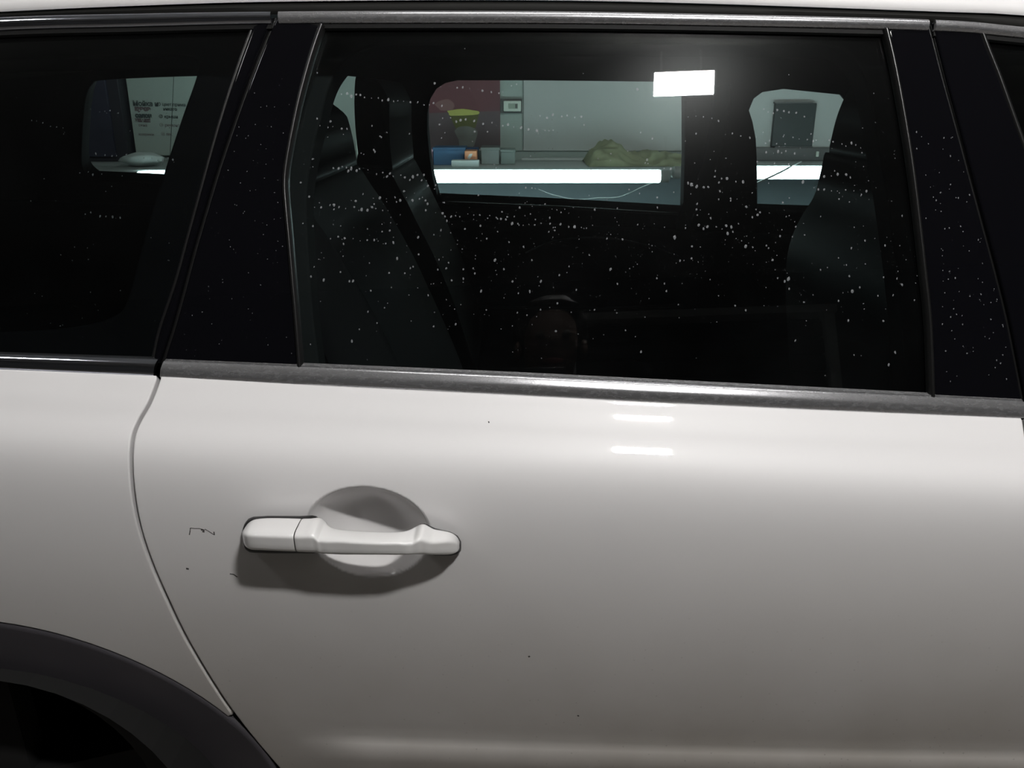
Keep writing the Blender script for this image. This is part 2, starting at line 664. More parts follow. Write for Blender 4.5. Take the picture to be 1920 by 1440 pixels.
def slab(name, surf, outline, material, parent, off=0.0, thick=0.004, spacing=0.03, holes=()):
    """closed sheet (glass) with a front, a back and an edge"""
    loops = []
    for k, pl in enumerate([outline] + list(holes)):
        P = densify([(x, -q * MS) for x, q in pl], 0.02)
        if (area(P) < 0) != (k > 0): P.reverse()
        loops.append(P)
    vs, es = [], []
    for P in loops:
        b = len(vs)
        vs += P
        es += [(b + i, b + (i + 1) % len(P)) for i in range(len(P))]
    nb = len(vs)
    xs = [p[0] for p in loops[0]]; ys = [p[1] for p in loops[0]]
    y = min(ys) + spacing
    while y < max(ys):
        x = min(xs) + spacing
        while x < max(xs):
            if pip((x, y), loops[0]) and not any(pip((x, y), h) for h in loops[1:]) and min(dist_poly((x, y), L) for L in loops) > spacing * 0.3:
                vs.append((x, y))
            x += spacing
        y += spacing
    ov, oe, of, orig, _, _ = delaunay_2d_cdt([Vector(v) for v in vs], es, [], 0, 1e-7)
    faces = []
    for f in of:
        c = (sum(ov[i].x for i in f) / 3, sum(ov[i].y for i in f) / 3)
        if pip(c, loops[0]) and not any(pip(c, h) for h in loops[1:]):
            faces.append(tuple(f))
    n = len(ov)
    V, N = [], []
    for s in (0, -thick):
        for p in ov:
            q = -p.y / MS
            nn = surf.normal(p.x, q)
            V.append(surf(p.x, q) + nn * (off + s)); N.append(nn if s == 0 else -nn)
    F = []
    cnt = {}
    for f in faces:
        a, b, c = (V[i] for i in f)
        g = f if (b - a).cross(c - a).dot(N[f[0]]) > 0 else tuple(reversed(f))
        F.append(g); F.append(tuple(i + n for i in reversed(g)))
        for i in range(3):
            e = (g[i], g[(i + 1) % 3])
            cnt[e] = 1
    for (a, b) in cnt:
        if (b, a) not in cnt:
            F.append((b, a, a + n, b + n))
    return mesh_obj(name, V, F, material, parent, normals=N)


def PX(surf, pts):
    return [surf.inv(u, v) for u, v in pts]


def smooth_line(pts, n=8):
    """Catmull-Rom through the points"""
    out = []
    for i in range(len(pts) - 1):
        p0, p1, p2, p3 = pts[max(i - 1, 0)], pts[i], pts[i + 1], pts[min(i + 2, len(pts) - 1)]
        for k in range(n):
            t = k / n
            out.append(tuple(0.5 * ((2 * b) + (-a + c) * t + (2 * a - 5 * b + 4 * c - d) * t * t + (-a + 3 * b - 3 * c + d) * t ** 3) for a, b, c, d in zip(p0, p1, p2, p3)))
    out.append(pts[-1])
    return out


def strip(name, surf, line, width, height, material, parent, off=0.0, n=8, pw=1.0):
    """half-round bead along a line of (x, q) on surf; width in metres (or list)"""
    pts = [surf(x, q) for x, q in line]
    nor = [surf.normal(x, q) for x, q in line]
    V, F = [], []
    for i, p in enumerate(pts):
        t = (pts[min(i + 1, len(pts) - 1)] - pts[max(i - 1, 0)]).normalized()
        s = nor[i].cross(t).normalized()
        w = width[i] if isinstance(width, list) else width
        for k in range(n + 1):
            a = math.pi * k / n
            V.append(p + s * (math.cos(a) * w / 2) + nor[i] * (off + math.sin(a) ** pw * height))
    m = n + 1
    for i in range(len(pts) - 1):
        for k in range(n):
            F.append((i * m + k, i * m + k + 1, (i + 1) * m + k + 1, (i + 1) * m + k))
        F.append((i * m, (i + 1) * m, (i + 1) * m + n, i * m + n))
    F.append(tuple(range(m))); F.append(tuple((len(pts) - 1) * m + k for k in reversed(range(m))))
    bm = bmesh.new()
    me = bpy.data.meshes.new('tmp')
    me.from_pydata([tuple(v) for v in V], [], F)
    bm.from_mesh(me)
    bpy.data.meshes.remove(me)
    return from_bm(name, bm, material, parent, angle=50)


def molding(name, rows, section, material, parent):
    """rows: list of (A, Bv, n): upper edge, lower edge and outward direction; section(t)->(along, out) samples"""
    V, F = [], []
    m = len(section)
    for (a, b, n) in rows:
        for (t, h) in section:
            V.append(a.lerp(b, t) + n * h)
    for i in range(len(rows) - 1):
        for k in range(m - 1):
            F.append((i * m + k, (i + 1) * m + k, (i + 1) * m + k + 1, i * m + k + 1))
        F.append((i * m, i * m + m - 1, (i + 1) * m + m - 1, (i + 1) * m))
    F.append(tuple(range(m))); F.append(tuple((len(rows) - 1) * m + k for k in reversed(range(m))))
    bm = bmesh.new()
    me = bpy.data.meshes.new('tmp')
    me.from_pydata([tuple(v) for v in V], [], F)
    bm.from_mesh(me)
    bpy.data.meshes.remove(me)
    return from_bm(name, bm, material, parent, angle=40)

#@@STRUCTURE
# ================================================================== the garage
def setting(o, **k):
    o['kind'] = 'structure'
    return o


WALL_Y = 2.95
M['wall'] = mat('painted_wall', (0.40, 0.46, 0.43), rough=0.85, noise=(3, 0.3, (0.36, 0.42, 0.40)))
M['dark_wall'] = mat('garage_wall', (0.20, 0.20, 0.205), rough=0.9, noise=(2, 0.3, (0.08, 0.08, 0.085)))
M['ceiling'] = mat('ceiling_paint', (0.42, 0.41, 0.40), rough=0.95)
M['concrete'] = mat('concrete', (0.26, 0.245, 0.22), rough=0.85, noise=(4, 0.3, (0.20, 0.185, 0.165)))
XL, XR, YN, CH = -3.6, 3.6, -3.4, 2.8
setting(box('floor', (XL, YN, -0.1), (XR, WALL_Y, 0.0), M['concrete']))
setting(box('ceiling', (XL, YN, CH), (XR, WALL_Y, CH + 0.1), M['ceiling']))
setting(box('wall_back', (XL, WALL_Y, 0), (XR, WALL_Y + 0.1, CH), M['wall']))
setting(box('wall_front', (XL, YN - 0.1, 0), (XR, YN, CH), M['dark_wall']))
setting(box('wall_left', (XL - 0.1, YN, 0), (XL, WALL_Y, CH), M['dark_wall']))
setting(box('wall_right', (XR, YN, 0), (XR + 0.1, WALL_Y, CH), M['dark_wall']))

# roller door behind the photographer (seen mirrored in the glass)
M['shutter'] = mat('shutter', (0.03, 0.03, 0.033), rough=0.45, metal=0.3)
M['rail'] = mat('shutter_rail', (0.75, 0.75, 0.76), rough=0.4)
gd = bpy.data.objects.new('door_1', None); COL.objects.link(gd); gd.location = (1.25, YN, 0); gd['kind'] = 'structure'
for k in range(21):
    bm = box_bm(bmesh.new(), (0.425, YN + 0.03, 0.02 + k * 0.115), (1.835, YN + 0.055, 0.02 + k * 0.115 + 0.105), 0.008, 1)
    from_bm('slat', bm, M['shutter'], gd)
box('door_header', (0.36, YN + 0.001, 2.46), (1.90, YN + 0.12, 2.51), M['rail'], gd)
for xx in (0.36, 1.84):
    box('door_jamb', (xx, YN + 0.001, 0), (xx + 0.06, YN + 0.08, 2.46), M['rail'], gd)


def lamp(name, c, rad, label, w=0.20, d=0.085, tilt=0.0):
    e = empty(name, (c.x, c.y, CH), label, 'lamp')
    em = mat('lamp_diffuser', (1, 1, 1), emit=((1.0, 0.985, 0.965), rad))
    h = mat('lamp_housing', (0.7, 0.7, 0.7), rough=0.5)
    rot = Matrix.Translation(c)
    rot = rot @ Matrix.Rotation(tilt, 4, 'X')
    for nm, lo, hi, m_, bv in (('housing', (-w / 2 - 0.01, -d / 2 - 0.01, 0.003), (w / 2 + 0.01, d / 2 + 0.01, 0.05), h, 0.006), ('diffuser', (-w / 2, -d / 2, 0), (w / 2, d / 2, 0.002), em, 0)):
        bm = box_bm(bmesh.new(), lo, hi, bv)
        bm.transform(rot)
        from_bm(nm, bm, m_, e)
    for sx in (-0.07, 0.07):
        bm = tube_bm(bmesh.new(), [rot @ Vector((sx, 0, 0.045)), (c.x + sx, c.y, CH)], 0.004, 6)
        from_bm('hanger', bm, h, e)
    return e


lamp('ceiling_lamp', LAMP, LAMP_RAD, 'bright rectangular lamp panel mirrored in the rear door glass', w=0.205, d=0.092, tilt=R(66))
lamp('ceiling_light', Vector((0.38, -0.10, 2.70)), STRIP_RAD, 'long ceiling light above the car side, mirrored as a streak along the window trims', 1.35, 0.12)
lamp('ceiling_lamp', LAMP2, LAMP2_RAD, 'lamp panel whose glint lies on the trim at the far left', 0.3, 0.12)

#@@CAR
# ================================================================== the car
car = empty('car', (0, 0.8, 0), 'white estate car seen from its side, rear door and dark side windows', 'car')
door = None

# ---- outlines on the body (pixel readings turned into positions on the swept side)
door_rear_edge = smooth_line([(303, 700), (296, 722), (282, 757), (266, 785), (254, 812), (249, 845), (249, 880), (252, 920), (260, 970), (272, 1015), (290, 1065), (312, 1115), (345, 1185), (385, 1255), (430, 1325), (480, 1390), (540, 1460), (620, 1560)], 4)
edge_xq = PX(B0, door_rear_edge)
BELT_B = [(-400, 680), (0, 692), (290, 704), (560, 719), (960, 738), (1200, 751), (1560, 768), (1914, 783), (2300, 800)]
BELT_T = [(-400, 652), (0, 660), (290, 669), (560, 680), (960, 697), (1200, 709), (1560, 727), (1914, 745), (2300, 764)]
XF = 1.55
XT = -1.62


def belt_row(u):
    return lerp_table(BELT_B, u)


# door skin
def bq(u, dv=-0.5):
    return B0.inv(u, belt_row(u) + dv)


e_top = [bq(u) for u in (300, 420, 560, 760, 960, 1200, 1400, 1560, 1760, 1915)]
front_edge = PX(B0, [(1918, 788), (1932, 880), (1950, 1000), (1962, 1150), (1966, 1300), (1962, 1420), (1950, 1540)])
rear_side = [p for p in edge_xq if p[1] > e_top[0][1] + 3]
outline = e_top + front_edge + list(reversed(rear_side))
door = panel('rear_door', B, outline, M['paint'], car, thick=0.018, r=0.0022, spacing=0.010, seg=0.005,
             fine=(DX, DQ, DXA * 1.12, DQB * MS * 1.14, 0.0021))

# rear quarter panel
GAPX = 0.0036
arch_px = [(0, 1168), (160, 1206), (300, 1263), (400, 1325), (505, 1425)]
aw = [B0(*B0.inv(u, v)) for u, v in arch_px]


def circ(a, b, c):
    ax, ay, bx, by, cx, cy = a.x, a.z, b.x, b.z, c.x, c.z
    d = 2 * (ax * (by - cy) + bx * (cy - ay) + cx * (ay - by))
    ux = ((ax * ax + ay * ay) * (by - cy) + (bx * bx + by * by) * (cy - ay) + (cx * cx + cy * cy) * (ay - by)) / d
    uy = ((ax * ax + ay * ay) * (cx - bx) + (bx * bx + by * by) * (ax - cx) + (cx * cx + cy * cy) * (bx - ax)) / d
    return ux, uy, math.hypot(ax - ux, ay - uy)


WX, WZ, WR = circ(aw[0], aw[2], aw[4])
print('wheel arch', WX, WZ, WR)


def xz_to_q(s, x, z):
    lo, hi = s.q0 + 1, s.q1 - 1
    for _ in range(40):
        m_ = (lo + hi) / 2
        if s.base(x, m_).z > z: lo = m_
        else: hi = m_
    return (lo + hi) / 2


def arch_line(rad, a0, a1, n=28):
    out = []
    for i in range(n + 1):
        a = R(a0 + (a1 - a0) * i / n)
        x = WX + rad * math.cos(a); z = WZ + rad * math.sin(a)
        out.append((x, xz_to_q(B0, x, z)))
    return out


q_top = [(XT, B0.inv(-900, 668)[1])] + [bq(u) for u in (-300, -100, 0, 150, 292)]
q_edge = [(x - GAPX, q) for x, q in edge_xq if q > q_top[-1][1] + 4]
# stop the quarter panel where the door edge meets the wheel arch
q_edge2 = []
for (x, q) in q_edge:
    p = B0.base(x, q)
    if math.hypot(p.x - WX, p.z - WZ) < WR + 0.004: break
    q_edge2.append((x, q))
pe = B0.base(*q_edge2[-1])
a_start = math.degrees(math.atan2(pe.z - WZ, pe.x - WX))
arch = arch_line(WR, a_start, 180 - 0.0, 40)
tail = [(XT, arch[-1][1])] if arch[-1][0] > XT + 0.02 else []
arch = [p for p in arch if p[0] > XT]
outline = q_top + q_edge2 + arch + [(XT, arch[-1][1])]
quarter = panel('quarter_panel', B0, outline, M['paint'], car, thick=0.018, r=0.0017, spacing=0.016, seg=0.006)

# wheel arch cladding
A1 = arch_line(WR + 0.001, -6, 172, 50)
A2 = arch_line(WR - 0.088, 172, -6, 50)
A1 = [p for p in A1]
panel('wheel_arch_trim', B0, A1 + A2, M['cladding'], quarter, off=0.0012, thick=0.05, r=0.006, spacing=0.014, seg=0.008)
# inner wheel housing and wheel
bm = bmesh.new()
ring = []
for i in range(25):
    a = R(-5 + 190 * i / 24)
    ring.append([bm.verts.new((WX + (WR - 0.075) * math.cos(a), yy, max(0.12, WZ + (WR - 0.075) * math.sin(a)))) for yy in (-0.03, 0.33)])
for a, b in zip(ring, ring[1:]):
    bm.faces.new((a[0], a[1], b[1], b[0]))
bm.faces.new([r_[1] for r_ in ring])
from_bm('wheel_housing', bm, M['void'], car, smooth=False)
M['tire'] = mat('tire_rubber', (0.012, 0.012, 0.012), rough=0.85)
M['rim'] = mat('alloy_rim', (0.25, 0.25, 0.26), rough=0.4, metal=0.9)
TR = 0.315
WZc = TR
WX0 = WX
WX = WX0 - 0.10
bm = bmesh.new()
prof = [(TR - 0.10, -0.09), (TR - 0.03, -0.105), (TR - 0.008, -0.095), (TR, -0.07), (TR, 0.07), (TR - 0.008, 0.095), (TR - 0.03, 0.105), (TR - 0.10, 0.09)]
rings = []
for i in range(48):
    a = 2 * math.pi * i / 48
    rings.append([bm.verts.new((WX + r_ * math.cos(a), 0.20 + y_, WZc + r_ * math.sin(a))) for r_, y_ in prof])
for i in range(48):
    for k in range(len(prof)):
        bm.faces.new((rings[i][k], rings[i][(k + 1) % len(prof)], rings[(i + 1) % 48][(k + 1) % len(prof)], rings[(i + 1) % 48][k]))
tire = from_bm('wheel', bm, M['tire'], car, angle=50)
bm = bmesh.new()
for k in range(5):
    a = 2 * math.pi * k / 5 + 0.3
    c, s = math.cos(a), math.sin(a)
    vs = []
    for (rr, w) in ((0.03, 0.03), (0.218, 0.022)):
        for (sg, y_) in ((-1, 0.13), (1, 0.13), (1, 0.17), (-1, 0.17)):
            vs.append(bm.verts.new((WX + rr * c - sg * w * s, y_, WZc + rr * s + sg * w * c)))
    for f in ((0, 1, 2, 3), (7, 6, 5, 4), (0, 4, 5, 1), (1, 5, 6, 2), (2, 6, 7, 3), (3, 7, 4, 0)):
        bm.faces.new([vs[i] for i in f])
tube_bm(bm, [(WX, 0.12, WZc), (WX, 0.18, WZc)], 0.045, 20)
from_bm('rim', bm, M['void'], tire)
WX = WX0

# front door skin (only its edge reaches the picture)
f_top = [bq(u) for u in (1925, 2100, 2400)] + [(XF, bq(2400)[1])]
f_edge = [(x + GAPX, q) for x, q in front_edge]
outline = f_top + [(XF, f_edge[-1][1])] + list(reversed(f_edge))
fdoor = panel('front_door', B0, outline, M['paint'], car, thick=0.018, r=0.0022, spacing=0.03, seg=0.01)

# sill and body shell behind the panels
bm = bmesh.new()
V = []
for x in [XT + 0.02 + i * (XF - XT - 0.04) / 24 for i in range(25)]:
    col = []
    for q in (724, 760, 850, 950, 1100, 1300, 1500, 1690):
        p = B0.base(x, q) - B0.normal(x, q) * 0.03 + Vector((0, 0.035 * smooth01((q - 800) / 60) * smooth01((1200 - q) / 60), 0))
        if math.hypot(p.x - WX, p.z - WZ) < WR - 0.03 and p.z < WZ + WR: p = p + Vector((0, 0.36, 0))
        col.append(bm.verts.new(p))
    V.append(col)
for a, b in zip(V, V[1:]):
    for k in range(len(a) - 1):
        bm.faces.new((a[k], b[k], b[k + 1], a[k + 1]))
from_bm('inner_body', bm, M['void'], car, smooth=False)

# ---- lower window trims (belt mouldings)
def profile(segs):
    """(length mm, elevation of the outward normal in degrees) -> offsets in the (y, z) plane"""
    y = z = 0.0
    out = [(0.0, 0.0)]
    for L, e in segs:
        y -= math.sin(R(e)) * L * 0.001
        z -= math.cos(R(e)) * L * 0.001
        out.append((y, z))
    return out


def belt(name, u0, u1, n, segs, material, parent, cut0=0.0, cut1=0.0):
    off = profile(segs)
    low = min(range(len(off)), key=lambda i: off[i][1])
    rows = []
    for i in range(n + 1):
        u = u0 + (u1 - u0) * i / n
        vt, vb = lerp_table(BELT_T, u), lerp_table(BELT_B, u)
        st = cut0 * (1 - i / n) + cut1 * (i / n)
        x, q = G.inv(u, vt)
        a = G(x, q) + G.normal(x, q) * 0.003
        lo_, hi_ = 0.3, 2.5
        for _ in range(24):
            k = (lo_ + hi_) / 2
            if proj(a + Vector((0, off[low][0] * k, off[low][1] * k)))[1] < vb + 1.5: lo_ = k
            else: hi_ = k
        lean = cut0 * 0.00057 * (1 if i == 0 else 0) + cut1 * 0.00057 * (1 if i == n else 0)
        rows.append([a + Vector((-lean * 2 * j / len(off), y * k, z * k)) for j, (y, z) in enumerate(off)])
    m = len(off)
    V = [p for r_ in rows for p in r_]
    # a back edge closes the bar behind
    F = []
    for i in range(n):
        for k in range(m - 1):
            F.append((i * m + k, (i + 1) * m + k, (i + 1) * m + k + 1, i * m + k + 1))
        F.append((i * m, i * m + m - 1, (i + 1) * m + m - 1, (i + 1) * m))
    F.append(tuple(range(m))); F.append(tuple(n * m + k for k in reversed(range(m))))
    bm = bmesh.new()
    me = bpy.data.meshes.new('tmp')
    me.from_pydata([tuple(v) for v in V], [], F)
    bm.from_mesh(me)
    bpy.data.meshes.remove(me)
    return from_bm(name, bm, material, parent, angle=34)


SEG = [(3, 78), (3.2, 80), (0.9, 5), (0.9, 84), (0.9, 70), (1.1, 56), (1.1, 44), (1.6, 36.2), (1.8, 35.0), (1.8, 33.8), (1.4, 29), (1.6, 22), (2.0, 14), (2.2, 7), (2.2, 0), (2.0, -8), (1.0, -35), (1.0, -75), (4, -100)]
SEGQ = [(2.5, 76), (2.8, 72), (2.0, 60), (2.0, 50), (1.8, 42), (1.8, 34), (2.0, 26), (2.2, 18), (2.4, 10), (2.4, 3), (2.2, -5), (1.6, -16), (1.0, -40), (1.0, -75), (4, -100)]
belt('belt_molding', 317, 1908, 60, SEG, M['dull_trim'], door, 6, -2)
o = belt('belt_molding', -700, 303, 30, SEGQ, M['chrome'], quarter, 0, 6)
o['label'] = 'polished dark chrome strip with a bright glint'
belt('belt_molding', 1932, 2600, 12, SEG, M['dull_trim'], fdoor)

#@@GREENHOUSE
# ---- glass, pillar covers, seals
def gx(pts, n=6):
    return PX(G, smooth_line(pts, n))


C_GAP = [(519, 36), (505, 66), (487, 110), (468, 160), (450, 210), (432, 262), (412, 322), (390, 395), (368, 470), (348, 545), (330, 610), (314, 660), (307, 682)]
C_STRIP = [(606, 52), (594, 85), (580, 130), (564, 190), (551, 250), (541, 305), (537, 340), (538, 375), (544, 440), (551, 520), (558, 600), (565, 690)]
B_STRIP = [(1656, 60), (1668, 110), (1680, 170), (1694, 250), (1706, 330), (1717, 420), (1728, 520), (1737, 610), (1742, 745)]
B_GAP = [(1738, 45), (1750, 90), (1768, 160), (1790, 240), (1814, 330), (1838, 420), (1862, 510), (1884, 600), (1902, 690), (1914, 752)]
F_STRIP = [(1836, 62), (1848, 95), (1868, 145), (1893, 215), (1920, 290), (1960, 400), (2010, 560), (2050, 760)]


def shift(line, dx):
    return [(u + dx, v) for u, v in line]


# movable rear window
win = gx(shift(C_STRIP, 2)) + gx(list(reversed(shift(B_STRIP, -2))))
wg = slab('window_glass', G, win, M['glass'], door, off=0.0, thick=0.004)
# gloss black covers on the door's pillars
panel('pillar_trim', G, gx(shift(C_GAP, 3.5)) + gx(list(reversed(shift(C_STRIP, -3)))), M['black_gloss'], door, off=0.006, thick=0.014, r=0.003, spacing=0.02)
panel('pillar_trim', G, gx(shift(B_STRIP, 3)) + gx(list(reversed(shift(B_GAP, -3)))), M['black_gloss'], door, off=0.006, thick=0.014, r=0.003, spacing=0.02)
strip('window_channel', G, gx(C_STRIP), 0.0075, 0.0085, M['rubber'], door, off=0.001)
strip('window_channel', G, gx(B_STRIP), 0.0075, 0.0085, M['rubber'], door, off=0.001)
strip('door_seal', G, gx(C_GAP), 0.0065, 0.003, M['rubber'], door, off=-0.001)
strip('door_seal', G, gx(B_GAP), 0.0065, 0.003, M['rubber'], door, off=-0.001)

# quarter window
Q_EDGE = [(474, 52), (450, 118), (424, 195), (400, 275), (378, 355), (352, 450), (330, 530), (300, 620), (287, 680)]
qw = gx(shift(Q_EDGE, 0)) + [(XT + 0.02, G.inv(-60, 672)[1]), (XT + 0.02, G.inv(-60, 62)[1])]
slab('quarter_window', G, qw, M['glass'], quarter, off=0.001, thick=0.004)
panel('pillar_trim', G, gx(shift(Q_EDGE, 3)) + gx(list(reversed(shift(C_GAP, -4)))), M['black_gloss'], quarter, off=0.006, thick=0.014, r=0.004, spacing=0.02)
strip('window_seal', G, gx(shift(Q_EDGE, 1)), 0.005, 0.004, M['rubber'], quarter)

# front door window and pillar cover
panel('pillar_trim', G, gx(shift(B_GAP, 3.5)) + gx(list(reversed(shift(F_STRIP, -2)))), M['black_gloss'], fdoor, off=0.006, thick=0.014, r=0.003, spacing=0.02)
strip('window_channel', G, gx(F_STRIP), 0.007, 0.006, M['rubber'], fdoor, off=0.001)
fw = gx(shift(F_STRIP, 2)) + [(XF, G.inv(1960, 770)[1]), (XF, G.inv(1960, 60)[1])]
slab('window_glass', G, fw, M['glass'], fdoor, off=0.0, thick=0.004)

# ---- upper window trims and roof
TOP_T = [(-900, 90), (-400, 62), (0, 38), (250, 31), (520, 27), (960, 26), (1300, 31), (1740, 42), (1920, 56), (2300, 92), (2700, 140)]
TOP_B = [(-900, 122), (-400, 90), (0, 63), (250, 56), (520, 50), (960, 49), (1300, 53), (1740, 63), (1920, 77), (2300, 112), (2700, 160)]
ROOF_B = [(-900, 80), (-400, 50), (0, 28), (250, 17), (520, 9), (960, 6), (1300, 12), (1740, 27), (1920, 35), (2300, 70), (2700, 110)]


def curve(tab):
    L = smooth_line(tab, 12)
    return lambda u: lerp_table(L, u)


cTT, cTB, cRB = curve(TOP_T), curve(TOP_B), curve(ROOF_B)


def top_rows(u0, u1, n, ft, fb, outa, outb):
    rows = []
    for i in range(n + 1):
        u = u0 + (u1 - u0) * i / n
        a_ = G.inv(u, ft(u)); b_ = G.inv(u, fb(u))
        na, nb = G.normal(*a_), G.normal(*b_)
        a = G(*a_) + na * outa; b = G(*b_) + nb * outb
        nn = (b - a).cross(Vector((1, 0, 0))).normalized()
        if nn.y > 0: nn = -nn
        rows.append((a, b, nn))
    return rows


SEC3 = [(0, 0), (0.02, 0.0030), (0.08, 0.0046), (0.2, 0.0058), (0.36, 0.0066), (0.55, 0.0068), (0.72, 0.0062), (0.84, 0.0050), (0.92, 0.0040), (0.97, 0.0030), (1.0, 0.0)]
molding('roof_molding', top_rows(526, 1734, 50, cTT, cTB, 0.004, 0.003), SEC3, M['dull_trim'], door)
o = molding('roof_molding', top_rows(-800, 512, 40, cTT, cTB, 0.004, 0.003), SEC3, M['chrome'], quarter)
molding('roof_molding', top_rows(1746, 2500, 30, cTT, cTB, 0.004, 0.003), SEC3, M['dull_trim'], fdoor)
# black frame under the moulding (upper window run)
cUB = lambda u: cTB(u) + 9
SEC4 = [(0, 0), (0.1, 0.004), (0.9, 0.004), (1, 0)]
molding('upper_channel', top_rows(526, 1734, 50, lambda u: cTB(u) - 2, cUB, 0.001, 0.001), SEC4, M['matt_rubber'], door)
molding('upper_channel', top_rows(-800, 512, 40, lambda u: cTB(u) - 2, cUB, 0.001, 0.001), SEC4, M['matt_rubber'], quarter)
molding('upper_channel', top_rows(1746, 2500, 30, lambda u: cTB(u) - 2, cUB, 0.001, 0.001), SEC4, M['matt_rubber'], fdoor)
# seal between roof and moulding
molding('roof_seal', top_rows(-850, 2560, 90, lambda u: cRB(u) - 2, lambda u: cTT(u) + 1, 0.002, 0.001), [(0, 0), (0.15, 0.002), (0.5, 0.0035), (0.85, 0.002), (1, 0)], M['roof_seal'], car)

# roof: side rail then crown across to the far side
CY = 0.86          # car's centre plane
bm = bmesh.new()
cols = []
NU = 70
for i in range(NU + 1):
    u = -880 + (2600 + 880) * i / NU
    p0_ = G.inv(u, cRB(u))
    p0 = G(*p0_) + G.normal(*p0_) * 0.006
    col = []
    h = 0.0
    # side rail profile: starts leaning like the glass, rolls over
    sec = [(0.0, 0.0), (-0.0008, 0.003), (0.001, 0.009), (0.006, 0.020), (0.014, 0.031), (0.027, 0.042), (0.046, 0.051), (0.075, 0.058), (0.12, 0.064), (0.25, 0.076), (0.45, 0.087), (CY - p0.y, 0.093)]
    for dy, dz in sec:
        col.append(Vector((p0.x, p0.y + dy, p0.z + dz)))
    far_half = [Vector((p.x, 2 * CY - p.y, p.z)) for p in reversed(col[:-1])]
    cols.append([bm.verts.new(p) for p in col + far_half])
for a, b in zip(cols, cols[1:]):
    for k in range(len(a) - 1):
        bm.faces.new((a[k], b[k], b[k + 1], a[k + 1]))
roof = from_bm('roof', bm, M['paint'], car, smooth=True)

#@@INTERIOR
# ---- inside trim frames behind the near glass
class Plane:
    """a leaning flat sheet, param (x, q) with q = -height along the sheet / MS"""
    def __init__(self, y0, z0, lean):
        self.y0, self.z0, self.lean = y0, z0, lean

    def __call__(self, x, q):
        h = -q * MS
        return Vector((x, self.y0 + h * math.sin(self.lean), self.z0 + h * math.cos(self.lean)))

    base = __call__

    def normal(self, x, q):
        return Vector((0, -math.cos(self.lean), math.sin(self.lean)))

    def inv(self, u, v):
        d = ray(u, v)
        n = self.normal(0, 0)
        p = CAM + d * ((Vector((0, self.y0, self.z0)) - CAM).dot(n) / d.dot(n))
        h = (p.z - self.z0) / math.cos(self.lean)
        return p.x, -h / MS


IN = Plane(0.050, 0.93, R(20.5))
open_px = smooth_line([(600, 695), (588, 600), (580, 500), (575, 400), (577, 340), (588, 275), (602, 220), (614, 170), (630, 135), (655, 108), (700, 88), (800, 84), (1100, 82), (1450, 84), (1560, 88), (1598, 108), (1622, 150), (1638, 215), (1652, 300), (1668, 400), (1688, 560), (1702, 735)], 5)
outer = [(540, 745), (500, 500), (530, 250), (590, 35), (1000, 30), (1665, 45), (1712, 250), (1745, 500), (1765, 790)]
o = panel('window_surround', IN, PX(IN, outer), M['frame_trim'], door, off=0.0, thick=0.03, r=0.003, spacing=0.05, seg=0.02, holes=[PX(IN, open_px + [(1702, 748), (600, 712)])])
# quarter window surround
qopen = smooth_line([(-500, 640), (0, 622), (150, 610), (215, 590), (238, 560), (262, 470), (300, 342), (338, 225), (366, 145), (368, 120), (345, 106), (200, 108), (0, 112), (-500, 120)], 4)
outer = [(-900, 720), (0, 730), (275, 725), (320, 600), (420, 300), (490, 45), (0, 30), (-900, 20)]
panel('window_surround', IN, PX(IN, outer), M['interior'], quarter, off=0.0, thick=0.03, r=0.004, spacing=0.06, seg=0.02, holes=[PX(IN, qopen)])
# front window surround
outer = [(1770, 800), (1755, 500), (1735, 250), (1715, 40), (2700, 60), (2700, 800)]
fop = smooth_line([(2600, 300), (2400, 120), (2100, 100), (1900, 100), (1858, 106), (1868, 135), (1905, 230), (1960, 400), (2040, 700), (2500, 700)], 4)
panel('window_surround', IN, PX(IN, outer), M['interior'], fdoor, off=0.0, thick=0.03, r=0.004, spacing=0.08, seg=0.03, holes=[PX(IN, fop)])


# ---- far side of the car
FS = Plane(1.62, 0.93, R(-19.0))
FS.normal = lambda x, q: Vector((0, -math.cos(FS.lean), math.sin(FS.lean)))
q_hole = smooth_line([(172, 336), (157, 322), (152, 300), (154, 240), (160, 185), (172, 160), (200, 151), (365, 144), (560, 140), (672, 146), (691, 160), (685, 200), (677, 255), (664, 320), (655, 345), (620, 352), (400, 346), (172, 336)], 4)[:-1]
r_hole = [(822, 378), (812, 340), (806, 300), (801, 250), (801, 215), (806, 188), (818, 168), (835, 157), (858, 152), (1000, 152), (1284, 155), (1284, 300), (1281, 401), (1050, 388)]
f_hole = [(1421, 398), (1420, 300), (1418, 262), (1412, 230), (1405, 208), (1414, 186), (1430, 174), (1470, 168), (1577, 179), (1590, 196), (1660, 225), (1760, 290), (1860, 420), (1600, 404)]
outer = [(-300, 150), (-300, 900), (2300, 900), (2300, 60), (-300, 20)]
outer_p = [FS.inv(u, v) for u, v in outer]
holes = [PX(FS, q_hole), PX(FS, r_hole), PX(FS, f_hole)]
far = panel('far_side', FS, outer_p, M['interior'], car, off=0.0, thick=0.05, r=0.006, spacing=0.12, seg=0.03, holes=holes)
for hpx in (q_hole, r_hole, f_hole):
    cxm = sum(p[0] for p in hpx) / len(hpx); cym = sum(p[1] for p in hpx) / len(hpx)
    big = [(cxm + (u - cxm) * 1.03, cym + (v - cym) * 1.06) for u, v in hpx]
    slab('far_window', FS, PX(FS, big), M['far_glass'], far, off=-0.03, thick=0.004, spacing=0.1)
M['lip'] = mat('bright_lip', (0.85, 0.87, 0.88), rough=0.25, metal=1.0)
